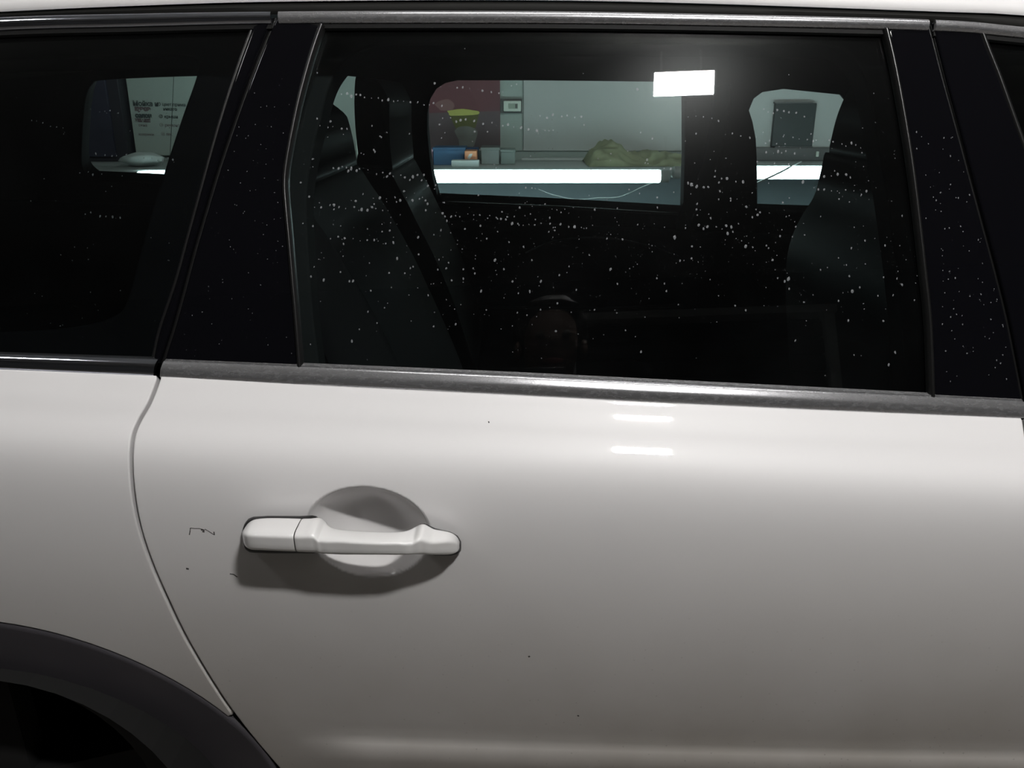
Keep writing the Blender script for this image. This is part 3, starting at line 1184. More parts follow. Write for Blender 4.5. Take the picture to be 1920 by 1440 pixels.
# bright metal lip along the far rear window's lower edge
a, b_, c_ = FS(*FS.inv(822, 379)), FS(*FS.inv(1050, 389)), FS(*FS.inv(1281, 402))
bm = tube_bm(bmesh.new(), [a + Vector((0, -0.004, 0)), b_ + Vector((0, -0.004, 0.001)), c_ + Vector((0, -0.004, 0))], 0.0045, 10)
from_bm('window_lip', bm, M['lip'], far, smooth=True)
# far door card with a rounded top
bm = bmesh.new()
pts = [(1.61, 0.905), (1.585, 0.915), (1.55, 0.912), (1.52, 0.895), (1.50, 0.86), (1.49, 0.80), (1.50, 0.66), (1.46, 0.62), (1.42, 0.60), (1.42, 0.56), (1.50, 0.53), (1.51, 0.30)]
rows = []
for x in [XT + 0.05 + i * (XF - XT - 0.1) / 12 for i in range(13)]:
    rows.append([bm.verts.new((x, y, z - 0.045 * x)) for y, z in pts])
for a, b in zip(rows, rows[1:]):
    for k in range(len(pts) - 1):
        bm.faces.new((a[k], b[k], b[k + 1], a[k + 1]))
from_bm('door_card', bm, M['interior'], far, smooth=True)
# outer skin of the far side below its windows
bm = bmesh.new()
pts = [(1.66, 0.93), (1.70, 0.89), (1.725, 0.82), (1.73, 0.6), (1.70, 0.25)]
rows = [[bm.verts.new((x, y, z - 0.045 * x)) for y, z in pts] for x in (XT, -0.5, 0.5, XF)]
for a, b in zip(rows, rows[1:]):
    for k in range(len(pts) - 1):
        bm.faces.new((a[k], b[k], b[k + 1], a[k + 1]))
from_bm('outer_skin', bm, M['paint'], far, smooth=True)

# front seat belt hanging down the far centre pillar
M['belt'] = mat('belt_webbing', (0.45, 0.46, 0.48), rough=0.6)
bl = smooth_line([(1352, 158), (1350, 200), (1343, 245), (1333, 290), (1320, 328), (1304, 362), (1290, 388), (1281, 412), (1277, 440)], 4)
strip('seat_belt', FS, PX(FS, bl), 0.045, 0.003, M['belt'], far, off=0.012, pw=0.4)
bl = smooth_line([(1281, 395), (1288, 412), (1296, 432), (1299, 450)], 4)
strip('belt_guide', FS, PX(FS, bl), 0.012, 0.008, M['rail'], far, off=0.012)

# armrest trim and pull pocket edge of the far rear door
M['armrest'] = mat('armrest_trim', (0.22, 0.225, 0.23), rough=0.4)
bm = tube_bm(bmesh.new(), [at(u, v, 1.405) for u, v in smooth_line([(890, 573), (960, 577), (1060, 579), (1160, 578), (1275, 573)], 4)], 0.005, 8)
from_bm('armrest_trim', bm, M['armrest'], far, smooth=True)
bm = tube_bm(bmesh.new(), [at(u, v, 1.475) for u, v in smooth_line([(985, 474), (1040, 452), (1100, 446), (1160, 449), (1220, 462), (1272, 480)], 4)], 0.0025, 6)
from_bm('pocket_edge', bm, M['armrest'], far, smooth=True)

# near door card: top ledge and armrest seen dimly through the glass
bm = bmesh.new()
pts = [(0.055, 0.905), (0.075, 0.915), (0.10, 0.905), (0.115, 0.87), (0.118, 0.75), (0.15, 0.70), (0.17, 0.66), (0.13, 0.62), (0.12, 0.35)]
rows = [[bm.verts.new((x, y, z - 0.05 * x)) for y, z in pts] for x in (-0.42, -0.2, 0, 0.2, 0.46)]
for a, b in zip(rows, rows[1:]):
    for k in range(len(pts) - 1):
        bm.faces.new((a[k], b[k], b[k + 1], a[k + 1]))
from_bm('door_card', bm, M['interior'], door, smooth=True)

# headliner, cabin floor, bulkheads
bm = bmesh.new()
rows = []
for x in [XT + 0.03, -1.0, -0.5, 0, 0.5, 1.0, XF - 0.03]:
    zc = 1.345 - 0.03 * (x - 0.1) ** 2
    rows.append([bm.verts.new((x, CY + s * 0.66, zc - 0.0)) for s in (-1.08,)] + [bm.verts.new((x, CY + t * 0.70, zc + 0.045 * (1 - t * t))) for t in (-0.9, -0.5, 0, 0.5, 0.9)] + [bm.verts.new((x, CY + 0.715, zc))])
for a, b in zip(rows, rows[1:]):
    for k in range(len(a) - 1):
        bm.faces.new((a[k], b[k], b[k + 1], a[k + 1]))
from_bm('headliner', bm, M['liner'], car, smooth=True)
box('cabin_floor', (XT + 0.03, 0.10, 0.24), (XF, 1.62, 0.28), M['carpet'], car)
box('front_bulkhead', (XF - 0.02, 0.05, 0.25), (XF, 1.66, 1.38), M['interior'], car)
box('tailgate', (XT, 0.05, 0.25), (XT + 0.02, 1.66, 1.36), M['interior'], car)

# seats: side profile (x, z) rounded and widened
def seat_mesh(name, prof, y0, y1, material, parent, bev=0.03):
    bm = bmesh.new()
    a = [bm.verts.new((x, y0, z)) for x, z in prof]
    b = [bm.verts.new((x, y1, z)) for x, z in prof]
    bm.faces.new(a); bm.faces.new(b[::-1])
    n = len(prof)
    for i in range(n):
        bm.faces.new((a[i], b[i], b[(i + 1) % n], a[(i + 1) % n]))
    es = [e for e in bm.edges if abs(e.verts[0].co.y - e.verts[1].co.y) < 1e-6]
    bmesh.ops.bevel(bm, geom=es, offset=bev, segments=4, affect='EDGES', profile=0.6, clamp_overlap=True)
    return from_bm(name, bm, material, parent, smooth=True)


def seat(name, y_face, dy, w, rear_px, thick, head_i, label=None):
    """side profile: rear edge given from headrest top to cushion (read at y_face), front edge a thickness ahead; placed dy further in"""
    rear = [at(u, v, y_face) for u, v in rear_px]
    rear = [(p.x, p.z) for p in rear]
    yc = y_face + dy + w / 2

    def part(nm, idx, th, ww, parent, bev):
        seg_ = rear[idx[0]:idx[1]]
        a = smooth_line(seg_, 4)
        front = [(x + lerp_table(th, i / max(1, len(a) - 1)), z - 0.006) for i, (x, z) in enumerate(a)]
        prof = a + front[::-1]
        return seat_mesh(nm, prof, yc - ww / 2, yc + ww / 2, M['seat'], parent, bev)

    o = part(name, (head_i, len(rear)), [(0, thick * 0.75), (0.2, thick), (1, thick * 1.5)], w, car, 0.022)
    part('headrest', (0, head_i + 1), [(0, thick * 0.5), (0.3, thick * 0.85), (1, thick * 0.8)], w * 0.92, o, 0.026)
    xb, zb = rear[-1]
    cp = smooth_line([(xb + 0.12, 0.50), (xb + 0.25, 0.53), (xb + 0.5, 0.56), (xb + 0.62, 0.53), (xb + 0.62, 0.44), (xb + 0.45, 0.38), (xb + 0.05, 0.38), (xb + 0.03, 0.46), (xb + 0.12, 0.50)], 4)[:-1]
    seat_mesh('seat_cushion', cp, yc - w / 2 + 0.01, yc + w / 2 - 0.01, M['seat'], o, 0.03)
    box('seat_base', (xb + 0.1, yc - w / 2 + 0.05, 0.28), (xb + 0.55, yc + w / 2 - 0.05, 0.42), M['carpet'], o)
    return o


F_NEAR = [(1608, 118), (1592, 150), (1575, 185), (1560, 225), (1546, 285), (1538, 325), (1526, 368), (1504, 404), (1484, 447), (1474, 500), (1474, 580), (1482, 700), (1490, 800)]
seat('front_seat', 0.70, -0.44, 0.44, F_NEAR, 0.125, 4)
F_FAR = [(1640, 168), (1620, 195), (1604, 235), (1592, 285), (1585, 328), (1575, 362), (1560, 395), (1545, 430), (1535, 500), (1540, 560), (1545, 640)]
seat('front_seat', 1.44, -0.44, 0.44, F_FAR, 0.11, 3)
R_NEAR = [(578, 184), (585, 212), (597, 250), (608, 300), (622, 345), (648, 400), (680, 470), (716, 560), (745, 640), (770, 720)]
seat('rear_seat', 0.70, -0.44, 0.44, R_NEAR, 0.075, 3)
R_FAR = [(722, 150), (720, 190), (722, 240), (728, 290), (738, 330), (752, 372), (770, 420), (790, 480), (805, 540), (820, 600)]
seat('rear_seat', 1.44, -0.44, 0.44, R_FAR, 0.085, 3)

#@@HANDLE
# ---- door handle
def hpt(u, v, yw):
    return at(u, v, yw)


def handle_loft(name, stations, material, parent, exp=4.2, n=40, close0=True, close1=True):
    """stations: (u, v_top, v_bottom, front stand-off, back stand-off); stand-offs measured from the door skin"""
    V, F = [], []
    for (u, vt, vb, yf, yb) in stations:
        if exp > 3:
            yf = yf * 1.32
            yb = max(yb * 1.5, min(0.014, yf * 0.42))
        x0, q0 = B0.inv(u, (vt + vb) / 2)
        yp = B0.base(x0, q0).y
        zb = at(u, vb, yp - yf + 0.0015).z
        zt = at(u, vt, yp - yb).z
        x = at(u, (vt + vb) / 2, yp - (yf * 0.8)).x
        cy, cz = yp - (yf + yb) / 2, (zt + zb) / 2
        hy, hz = (yf - yb) / 2, (zt - zb) / 2
        for k in range(n):
            a = 2 * math.pi * k / n
            c, s = math.cos(a), math.sin(a)
            sh = -0.36 * s * hz * max(0.0, c) if exp > 3 else 0.0
            V.append(Vector((x, sh + cy - hy * math.copysign(abs(c) ** (2 / exp), c), cz + hz * math.copysign(abs(s) ** (2 / exp), s))))
    m = len(stations)
    for i in range(m - 1):
        for k in range(n):
            F.append((i * n + k, i * n + (k + 1) % n, (i + 1) * n + (k + 1) % n, (i + 1) * n + k))
    if close0: F.append(tuple(range(n)))
    if close1: F.append(tuple((m - 1) * n + k for k in reversed(range(n))))
    bm = bmesh.new()
    me = bpy.data.meshes.new('t'); me.from_pydata([tuple(v) for v in V], [], F); bm.from_mesh(me); bpy.data.meshes.remove(me)
    return from_bm(name, bm, material, parent, angle=60)


def interp_stations(keys, n):
    L = smooth_line(keys, n)
    return L


M['handle'] = mat('handle_paint', (0.76, 0.75, 0.745), rough=0.35, coat=1.0, coat_rough=0.02)
cap = [(457.5, 990, 1014, 0.012, 0.0), (458.5, 982, 1022, 0.022, 0.0), (461, 975, 1029, 0.029, 0.0), (466, 970, 1034, 0.0335, 0.0), (474, 967.5, 1037, 0.036, 0.0), (490, 966, 1038, 0.0375, 0.0), (520, 966, 1039.5, 0.038, 0.0), (553, 967, 1040.5, 0.038, 0.0), (554.5, 968.5, 1039.5, 0.037, 0.001)]
handle = [(557.5, 968.5, 1040, 0.037, 0.001), (559, 967, 1041, 0.038, 0.0), (572, 966.5, 1042, 0.0385, 0.0), (584, 965, 1042.5, 0.039, 0.0), (593, 966, 1043, 0.039, 0.0025), (600, 972, 1043, 0.0395, 0.008), (607, 979, 1043.5, 0.0395, 0.013), (618, 985, 1043.5, 0.040, 0.017),
          (640, 989.5, 1044, 0.040, 0.020), (680, 992.5, 1044, 0.041, 0.021), (720, 994, 1044, 0.041, 0.021), (748, 993.5, 1044.5, 0.040, 0.020), (763, 990, 1044.5, 0.039, 0.016), (775, 983, 1044.5, 0.037, 0.010), (785, 978, 1045, 0.036, 0.004),
          (793, 978, 1045, 0.0345, 0.0), (802, 983, 1045, 0.033, 0.0), (812, 988, 1045, 0.031, 0.0), (828, 991, 1044.5, 0.028, 0.0), (843, 995, 1043, 0.024, 0.0), (852, 1000, 1040, 0.020, 0.0), (858, 1007, 1035, 0.015, 0.0), (861.5, 1015, 1028, 0.008, 0.0)]
hd = handle_loft('door_handle', interp_stations(handle, 4), M['handle'], door)
handle_loft('lock_cover', interp_stations(cap, 4), M['handle'], door)
# black gaskets where the handle meets the skin
gk = [(454.5, 995, 1020, 0.008, -0.003), (455.5, 982, 1030, 0.011, -0.003), (458.5, 972, 1036, 0.0145, -0.003), (464, 966.5, 1040, 0.0145, -0.003), (473, 963.3, 1041, 0.0145, -0.003), (500, 961.6, 1042, 0.0145, -0.003), (560, 962.0, 1042, 0.0145, -0.003), (584, 960.8, 1042, 0.0145, -0.003), (592, 962.5, 1040, 0.0145, -0.003)]
handle_loft('handle_gasket', gk, M['rubber'], door, exp=2.9)
gk = [(786, 977, 1040, 0.0145, -0.003), (795, 976, 1044, 0.0145, -0.003), (815, 985.5, 1046, 0.0145, -0.003), (845, 993, 1046, 0.0145, -0.003), (857, 1000, 1043, 0.0145, -0.003), (864, 1012, 1034, 0.008, -0.003)]
handle_loft('handle_gasket', gk, M['rubber'], door, exp=2.9)

# ---- scuffs left of the handle: thin raised residue
def scuff(pts, w):
    line = PX(B0, pts)
    return strip('scuff_mark', B0, line, w, 0.00025, M['scuff'], door)


for pts, w in (([(357, 990), (356, 998), (355, 1003)], 0.0010), ([(357, 990), (365, 991), (374, 991), (380, 993)], 0.0008), ([(377, 993), (382, 994), (381, 998)], 0.0024),
               ([(384, 992), (391, 996), (397, 1000), (402, 1003)], 0.0009), ([(401, 997), (402, 1003)], 0.0012), ([(349, 1066), (354, 1067)], 0.0022), ([(431, 1076), (438, 1077), (445, 1082)], 0.0014),
               ([(916, 790), (917, 793)], 0.0012), ([(991, 1230), (993, 1232)], 0.0022), ([(1083, 1341), (1085, 1343)], 0.0018)):
    scuff(pts, w)

# ---- dried water spots
random.seed(7)


def spots(name, items, parent, surf=G, off=0.0004):
    V, F = [], []
    for (u, v, r) in items:
        x, q = surf.inv(u, v)
        c = surf(x, q); n = surf.normal(x, q)
        t = Vector((1, 0, 0)); t = (t - n * t.dot(n)).normalized(); s = n.cross(t)
        b = len(V)
        m = 7
        el = random.uniform(1.0, 1.7) if r > 0.0006 else random.uniform(1, 1.3)
        an = random.uniform(-0.5, 0.3)
        V.append(c + n * (off + r * 0.18))
        for k in range(m):
            a = 2 * math.pi * k / m
            rr = r * random.uniform(0.8, 1.15)
            lx, ly = rr * math.cos(a), rr * el * math.sin(a)
            V.append(c + t * (lx * math.cos(an) - ly * math.sin(an)) + s * (lx * math.sin(an) + ly * math.cos(an)) + n * off)
        for k in range(m):
            F.append((b, b + 1 + k, b + 1 + (k + 1) % m))
    o = mesh_obj(name, V, F, M['spot'], parent, smooth=False)
    o['kind'] = 'stuff'
    return o


def inside_window(u, v):
    l = lerp_table(sorted([(b, a) for a, b in C_STRIP]), v) + 8
    r_ = lerp_table(sorted([(b, a) for a, b in B_STRIP]), v) - 8
    return l < u < r_ and 62 < v < lerp_table(BELT_T, u) - 6


items = []
PXM = 0.00048
# wind-blown rows of drops, curved to the right and down
rows = [(640, 178, 200, 0.10), (815, 160, 130, 0.10), (830, 222, 220, 0.12), (980, 215, 120, 0.06), (1290, 218, 70, 0.12), (600, 235, 60, 0.1), (625, 312, 60, 0.1), (690, 322, 110, 0.15), (590, 385, 130, 0.06), (700, 372, 110, 0.04),
        (830, 402, 140, 0.05), (960, 420, 160, 0.04), (1360, 250, 100, 0.2), (1440, 210, 60, 0.03), (1470, 255, 60, 0.25), (1530, 262, 90, 0.16), (1340, 335, 60, 0.08), (1290, 345, 50, 0.15), (1450, 285, 40, 0.1), (1545, 330, 60, 0.02), (620, 445, 120, 0.1), (1310, 425, 70, 0.03), (1520, 357, 110, 0.05)]
for (u, v, L, sl) in rows:
    d = 0
    while d < L:
        items.append((u + d, v + d * sl + random.uniform(-4, 4), PXM * random.choice((1.0, 1.3, 1.7, 2.2, 2.7))))
        d += random.uniform(7, 17)
for _ in range(6500):
    u, v = random.uniform(560, 1730), random.uniform(70, 720)
    w_ = math.exp(-((v - 430) / 190) ** 2) * (1.0 if v < 620 else 0.35)
    w_ *= 0.35 + 0.65 * math.exp(-((u - 960) / 330) ** 2) + (0.35 if u > 1280 else 0)
    w_ *= 0.45 if v < 230 else 1.0
    if random.random() > w_ * 0.62: continue
    items.append((u, v, PXM * (0.35 + 1.8 * random.random() ** 4.2)))
# a few large ones read off the glass
for (u, v, r) in ((1077, 426, 3.2), (1265, 445, 3.0), (1398, 462, 3.2), (928, 488, 2.6), (1045, 569, 2.0), (1478, 523, 3.6), (1364, 438, 2.6), (1598, 546, 3.4), (1296, 346, 3.2), (1505, 341, 2.8), (1459, 284, 2.6), (961, 528, 2.4), (902, 546, 2.4), (1108, 320, 2.4), (620, 228, 2.6), (667, 377, 2.6),
                  (635, 316, 2.4), (653, 321, 2.4), (669, 320, 2.3), (795, 328, 2.2), (783, 328, 2.0), (1420, 403, 2.6), (1691, 534, 2.6), (1399, 388, 2.6), (1213, 300, 2.2), (1195, 168, 2.6), (1656, 602, 2.2), (1678, 661, 2.4), (1666, 684, 2.2), (1590, 601, 2.0), (660, 640, 2.4), (607, 525, 2.4), (662, 527, 2.2)):
    items.append((u, v, PXM * r))
items = [i for i in items if inside_window(i[0], i[1])]
spots('water_spots', items, door)
it = []
for (u, v, L, sl) in ((170, 205, 60, 0.12), (180, 290, 60, 0.05), (270, 298, 60, 0.02), (60, 228, 60, 0.25), (150, 322, 50, 0.15), (160, 400, 70, 0.1)):
    d = 0
    while d < L:
        it.append((u + d, v + d * sl + random.uniform(-3, 3), PXM * random.uniform(0.8, 2.0))); d += random.uniform(8, 18)
for _ in range(90):
    it.append((random.uniform(10, 330), random.uniform(170, 640), PXM * random.uniform(0.4, 1.1)))
it = [i for i in it if i[0] < lerp_table(sorted([(b, a) for a, b in Q_EDGE]), i[1]) - 10]
spots('water_spots', it, quarter)
it = []
for _ in range(110):
    v = random.uniform(150, 690)
    a = lerp_table(sorted([(b, a) for a, b in C_GAP]), v) + 12; b = lerp_table(sorted([(b, a) for a, b in C_STRIP]), v) - 12
    it.append((random.uniform(a, b), v, PXM * random.uniform(0.35, 1.1)))
for _ in range(110):
    v = random.uniform(250, 720)
    a = lerp_table(sorted([(b, a) for a, b in B_STRIP]), v) + 12; b = lerp_table(sorted([(b, a) for a, b in B_GAP]), v) - 12
    it.append((random.uniform(a, b), v, PXM * random.uniform(0.4, 1.5)))
spots('water_spots', it, door, off=0.0066)

#@@BENCH
# ================================================================== behind the car: bench, tubes, wall things
M['bench_white'] = mat('bench_white', (0.55, 0.58, 0.57), rough=0.6)
M['bench_front'] = mat('bench_front', (0.22, 0.26, 0.28), rough=0.6)
M['bench_leg'] = mat('bench_leg', (0.1, 0.1, 0.1), rough=0.5)
BT = 0.988
bench = empty('workbench', (0, 2.65, 0), 'long white workbench against the back wall', 'workbench')
box('bench_top', (-2.3, 2.45, BT - 0.03), (2.6, 2.93, BT), M['bench_white'], bench, 0.004)
box('lower_panel', (-2.25, 2.84, 0.30), (2.55, 2.855, BT - 0.031), M['bench_front'], bench, 0.002)
for x in (-2.2, -0.75, 1.55, 2.45):
    for y in (2.55, 2.86):
        box('leg', (x, y, 0), (x + 0.05, y + 0.05, BT - 0.03), M['bench_leg'], bench, 0.003)
box('back_rail', (at(1400, 290, 2.90).x, 2.90, BT + 0.0005), (at(1760, 290, 2.90).x, 2.93, at(1487, 277, 2.90).z), M['bench_leg'], bench, 0.003)
box('back_rail', (at(978, 290, 2.90).x, 2.905, BT + 0.0005), (at(1290, 290, 2.90).x, 2.93, at(1100, 296, 2.90).z), M['bench_white'], bench, 0.003)

M['tube'] = mat('fluorescent', (1, 1, 1), emit=((0.80, 0.97, 1.0), TUBE_RAD))
M['tube_cap'] = mat('tube_cap', (0.6, 0.62, 0.6), rough=0.4)


def tube_light(u0, u1, v, label, r=0.024):
    y = 2.41
    a, b = at(u0, v, y), at(u1, v, y)
    z = (a.z + b.z) / 2
    e = empty('tube_light', ((a.x + b.x) / 2, y, z), label, 'lamp', 'fluorescent tubes along the bench edge')
    from_bm('tube', tube_bm(bmesh.new(), [(a.x, y, z), (b.x, y, z)], r, 20), M['tube'], e, angle=60)
    for x, s in ((a.x, -1), (b.x, 1)):
        from_bm('tube_socket', tube_bm(bmesh.new(), [(x + s * 0.001, y, z), (x + s * 0.004, y, z), (x + s * 0.035, y, z), (x + s * 0.038, y, z)], [r * 0.8, r * 0.95, r * 0.95, r * 0.7], 16), M['tube_cap'], e, angle=40)
        box('bracket', (x + min(s * 0.008, s * 0.03), y + r * 0.5, z - 0.012), (x + max(s * 0.008, s * 0.03), 2.4485, z + 0.012), M['tube_cap'], e)
    return e


tube_light(262, 780, 333.5, 'fluorescent tube at the bench edge below the notice board, leftmost of three')
tube_light(812, 1236, 330.5, 'fluorescent tube at the bench edge below the grey wall panel, middle of three')
tube_light(1281, 1800, 323.5, 'fluorescent tube at the bench edge below the dark wall square, rightmost of three')

# wall panels: grey boards with recessed joints, parts of the back wall
wall = bpy.data.objects['wall_back']
M['panel_grey'] = mat('wall_panel', (0.50, 0.51, 0.50), rough=0.6, noise=(2, 0.3, (0.46, 0.48, 0.47)))
M['panel_light'] = mat('wall_panel_light', (0.38, 0.44, 0.41), rough=0.6)
yb = 2.937
z_pb = at(1100, 283, yb).z
for (u0, u1, mt) in ((-420, -100, 'panel_light'), (-97, 150, 'panel_light'), (760, 979, 'panel_light'), (981.5, 1297, 'panel_grey'), (1300, 1780, 'panel_grey'), (1783, 2200, 'panel_light'), (560, 757, 'panel_light')):
    xa, xb = at(u0, 200, yb).x, at(u1, 200, yb).x
    box('wall_panel', (xa, yb, z_pb), (xb, WALL_Y, 2.2), M[mt], wall, 0.0015, 1)

# poster
def picture_obj(name, u0, u1, v0, v1, y, t, m_, label, cat, parent=None, bevel=0.0):
    a, b = at(u0, v0, y), at(u1, v1, y)
    lo = (min(a.x, b.x), y, min(a.z, b.z)); hi = (max(a.x, b.x), y + t, max(a.z, b.z))
    o = box(name, lo, hi, m_, parent, bevel, 1)
    if label: tag(o, label, cat)
    return o


def flat_poly(name, px, y, t, m_, parent):
    bm = bmesh.new()
    f = bm.faces.new([bm.verts.new(at(u, v, y)) for u, v in px])
    r_ = bmesh.ops.extrude_face_region(bm, geom=[f])
    bmesh.ops.translate(bm, vec=(0, t, 0), verts=[g for g in r_['geom'] if isinstance(g, bmesh.types.BMVert)])
    return from_bm(name, bm, m_, parent)


M['poster_red'] = mat('poster_red', (0.19, 0.05, 0.06), rough=0.5, noise=(5, 0.35, (0.10, 0.035, 0.045)))
M['poster_yellow'] = mat('poster_yellow', (0.50, 0.50, 0.12), rough=0.5)
M['poster_olive'] = mat('poster_olive', (0.10, 0.10, 0.02), rough=0.6)
M['poster_pale'] = mat('poster_pale', (0.24, 0.26, 0.23), rough=0.6, noise=(16, 0.3, (0.14, 0.13, 0.12)))
M['poster_pink'] = mat('poster_pink', (0.24, 0.12, 0.12), rough=0.6)
M['poster_dark'] = mat('poster_dark', (0.08, 0.06, 0.065), rough=0.6, noise=(9, 0.3, (0.14, 0.10, 0.11)))
yp = 2.925
po = picture_obj('poster', 740, 938, 40, 278, yp, 0.003, M['poster_red'], 'dark red advertising poster with a yellow band and pale figure on the back wall', 'poster')
flat_poly('poster_panel', [(741, 214), (937, 208), (937, 277), (741, 277)], yp - 0.0012, 0.001, M['poster_dark'], po)
flat_poly('poster_print', smooth_line([(815, 196), (822, 190), (840, 186), (852, 196), (846, 207), (826, 207)], 3), yp - 0.003, 0.001, M['poster_pink'], po)
flat_poly('poster_print', [(842, 214), (898, 214), (892, 238), (880, 246), (856, 244)], yp - 0.003, 0.001, M['poster_olive'], po)
flat_poly('poster_print', smooth_line([(838, 208), (850, 206), (868, 204), (888, 207), (898, 209), (897, 214), (880, 216), (845, 217), (842, 213)], 2), yp - 0.0045, 0.001, M['poster_yellow'], po)
flat_poly('poster_print', smooth_line([(852, 246), (860, 238), (880, 237), (895, 246), (892, 262), (886, 276), (864, 277), (860, 262)], 3), yp - 0.0055, 0.001, M['poster_pale'], po)

# thermostat
M['thermo'] = mat('thermostat_plastic', (0.66, 0.72, 0.64), rough=0.5)
M['thermo_dark'] = mat('thermostat_screen', (0.34, 0.40, 0.33), rough=0.4)
a, b = at(944, 189, 2.90), at(977, 209, 2.90)
th = box('thermostat', (a.x, 2.90, b.z), (b.x, 2.936, a.z), M['thermo'], None, 0.004)
tag(th, 'small white control box on the wall right of the red poster', 'thermostat')
a, b = at(953, 194, 2.898), at(971, 204, 2.898)
box('screen', (a.x, 2.8985, b.z), (b.x, 2.9005, a.z), M['thermo_dark'], th)
a, b = at(966, 195, 2.897), at(970, 203, 2.897)
box('button', (a.x, 2.8965, b.z), (b.x, 2.8995, a.z), M['bench_leg'], th)
box('back_plate', (at(938.5, 189, 2.92).x, 2.924, at(940, 212, 2.92).z), (at(979, 189, 2.92).x, 2.9365, at(940, 185, 2.92).z), M['bench_leg'], th)

# boxes on the bench
M['blue_card'] = mat('blue_card', (0.05, 0.17, 0.33), rough=0.5, noise=(20, 0.2, (0.04, 0.12, 0.24)))
M['orange_card'] = mat('orange_card', (0.75, 0.33, 0.17), rough=0.5)
M['navy_card'] = mat('navy_card', (0.02, 0.08, 0.2), rough=0.5)
M['clear_plastic'] = mat('clear_plastic', (0.24, 0.28, 0.27), rough=0.25)
M['paper'] = mat('paper', (0.62, 0.68, 0.66), rough=0.8)


def bench_box(name, u0, u1, vtop, y, depth, m_, label, cat='box', lid=True, group=None):
    xa, xb = at(u0, vtop, y).x, at(u1, vtop, y).x
    zt = at(u0, vtop, y).z
    e = box(name, (xa, y, BT + 0.0005), (xb, y + depth, zt), m_, None, 0.002, 1)
    tag(e, label, cat, group)
    if lid:
        box('lid', (xa - 0.002, y - 0.002, zt - 0.010), (xb + 0.002, y + depth + 0.002, zt + 0.001), m_, e, 0.001, 1)
    return e


bb = bench_box('storage_box', 812, 872, 277, 2.66, 0.14, M['blue_card'], 'blue box on the bench below the red poster')
bench_box('storage_box', 799, 811, 280, 2.66, 0.12, mat('mauve_card', (0.32, 0.22, 0.30), rough=0.6), 'narrow mauve box at the left end of the blue box')
e = bench_box('carton', 871, 894, 283, 2.62, 0.10, M['orange_card'], 'small orange carton in front of the blue box', 'box', lid=False)
a, b = at(877, 287, 2.618), at(886, 298, 2.618)
flat_poly('label_print', [(876, 296), (880, 289), (886, 288), (884, 294), (880, 299)], 2.6185, 0.001, M['paper'], e)
bench_box('storage_box', 874, 896, 278, 2.745, 0.08, M['navy_card'], 'dark navy box behind the orange carton')
bench_box('paper_stack', 846, 898, 300.5, 2.56, 0.05, M['paper'], 'thin stack of pale paper in front of the blue box and carton', 'paper', lid=False)
bench_box('plastic_tray', 902, 936, 277, 2.70, 0.16, M['clear_plastic'], 'grey translucent tray on the bench right of the orange carton', 'tray')
bench_box('plastic_tray', 939, 966, 281, 2.70, 0.14, mat('tray_green', (0.22, 0.28, 0.26), rough=0.3), 'greenish tray on the bench under the control box', 'tray')

# small white bottle left of the red poster
x0 = at(667, 240, 2.62); zt = at(667, 226, 2.62).z
x0.x = at(673, 240, 2.62).x
be = empty('bottle', (x0.x, 2.62, BT), 'small white bottle with a dark cap on the bench left of the red poster', 'bottle')
def lathe(name, prof, c, m_, parent, n=20):
    bm = bmesh.new()
    rs = [[bm.verts.new((c[0] + r_ * math.cos(2 * math.pi * k / n), c[1] + r_ * math.sin(2 * math.pi * k / n), z)) for k in range(n)] for r_, z in prof]
    for a, b in zip(rs, rs[1:]):
        for k in range(n):
            bm.faces.new((a[k], a[(k + 1) % n], b[(k + 1) % n], b[k]))
    bm.faces.new(rs[0]); bm.faces.new(rs[-1][::-1])
    return from_bm(name, bm, m_, parent, angle=40)
lathe('bottle_body', [(0.012, BT + 0.0005), (0.014, BT + 0.005), (0.014, zt - 0.03), (0.010, zt - 0.012), (0.008, zt - 0.008)], (x0.x, 2.62), M['thermo'], be)
lathe('cap', [(0.0095, zt - 0.008), (0.0095, zt + 0.004), (0.008, zt + 0.006)], (x0.x, 2.62), M['bench_leg'], be)

# crumpled cloth
M['cloth'] = mat('cloth', (0.36, 0.38, 0.23), rough=0.95, noise=(9, 0.25, (0.24, 0.27, 0.16)))
random.seed(3)
from mathutils import noise as mnoise
bm = bmesh.new()
XA, XB = at(1103, 290, 2.7).x, at(1345, 290, 2.7).x
hump = [(1098, 0.0), (1104, 0.05), (1112, 0.085), (1125, 0.098), (1145, 0.095), (1165, 0.080), (1182, 0.058), (1200, 0.060), (1230, 0.066), (1260, 0.058), (1290, 0.045), (1340, 0.03), (1350, 0.0)]
NX, NY = 90, 26
grid = []
for i in range(NX + 1):
    x = XA - 0.01 + (XB - XA + 0.02) * i / NX
    u = 1100 + 248 * i / NX
    row = []
    for j in range(NY + 1):
        t = j / NY
        y = 2.56 + 0.33 * t
        e_ = math.sin(math.pi * t) ** 0.6 if 0 < t < 1 else 0
        h = lerp_table(hump, u) * e_ * (0.75 + 0.5 * mnoise.noise(Vector((x * 9, y * 9, 0.3))))
        fold = abs(mnoise.noise(Vector((x * 14 + y * 6, y * 18 - x * 5, 1.7)))) * 0.055 * e_
        edge_w = 0.02 * mnoise.noise(Vector((x * 8, t * 3, 5)))
        row.append(bm.verts.new((x, y + edge_w, BT + 0.002 + max(0, h - fold))))
    grid.append(row)
for i in range(NX):
    for j in range(NY):
        bm.faces.new((grid[i][j], grid[i + 1][j], grid[i + 1][j + 1], grid[i][j + 1]))
cl = from_bm('cloth', bm, M['cloth'], None, smooth=True)
tag(cl, 'crumpled yellow-green cloth lying on the bench under the grey panel', 'cloth')

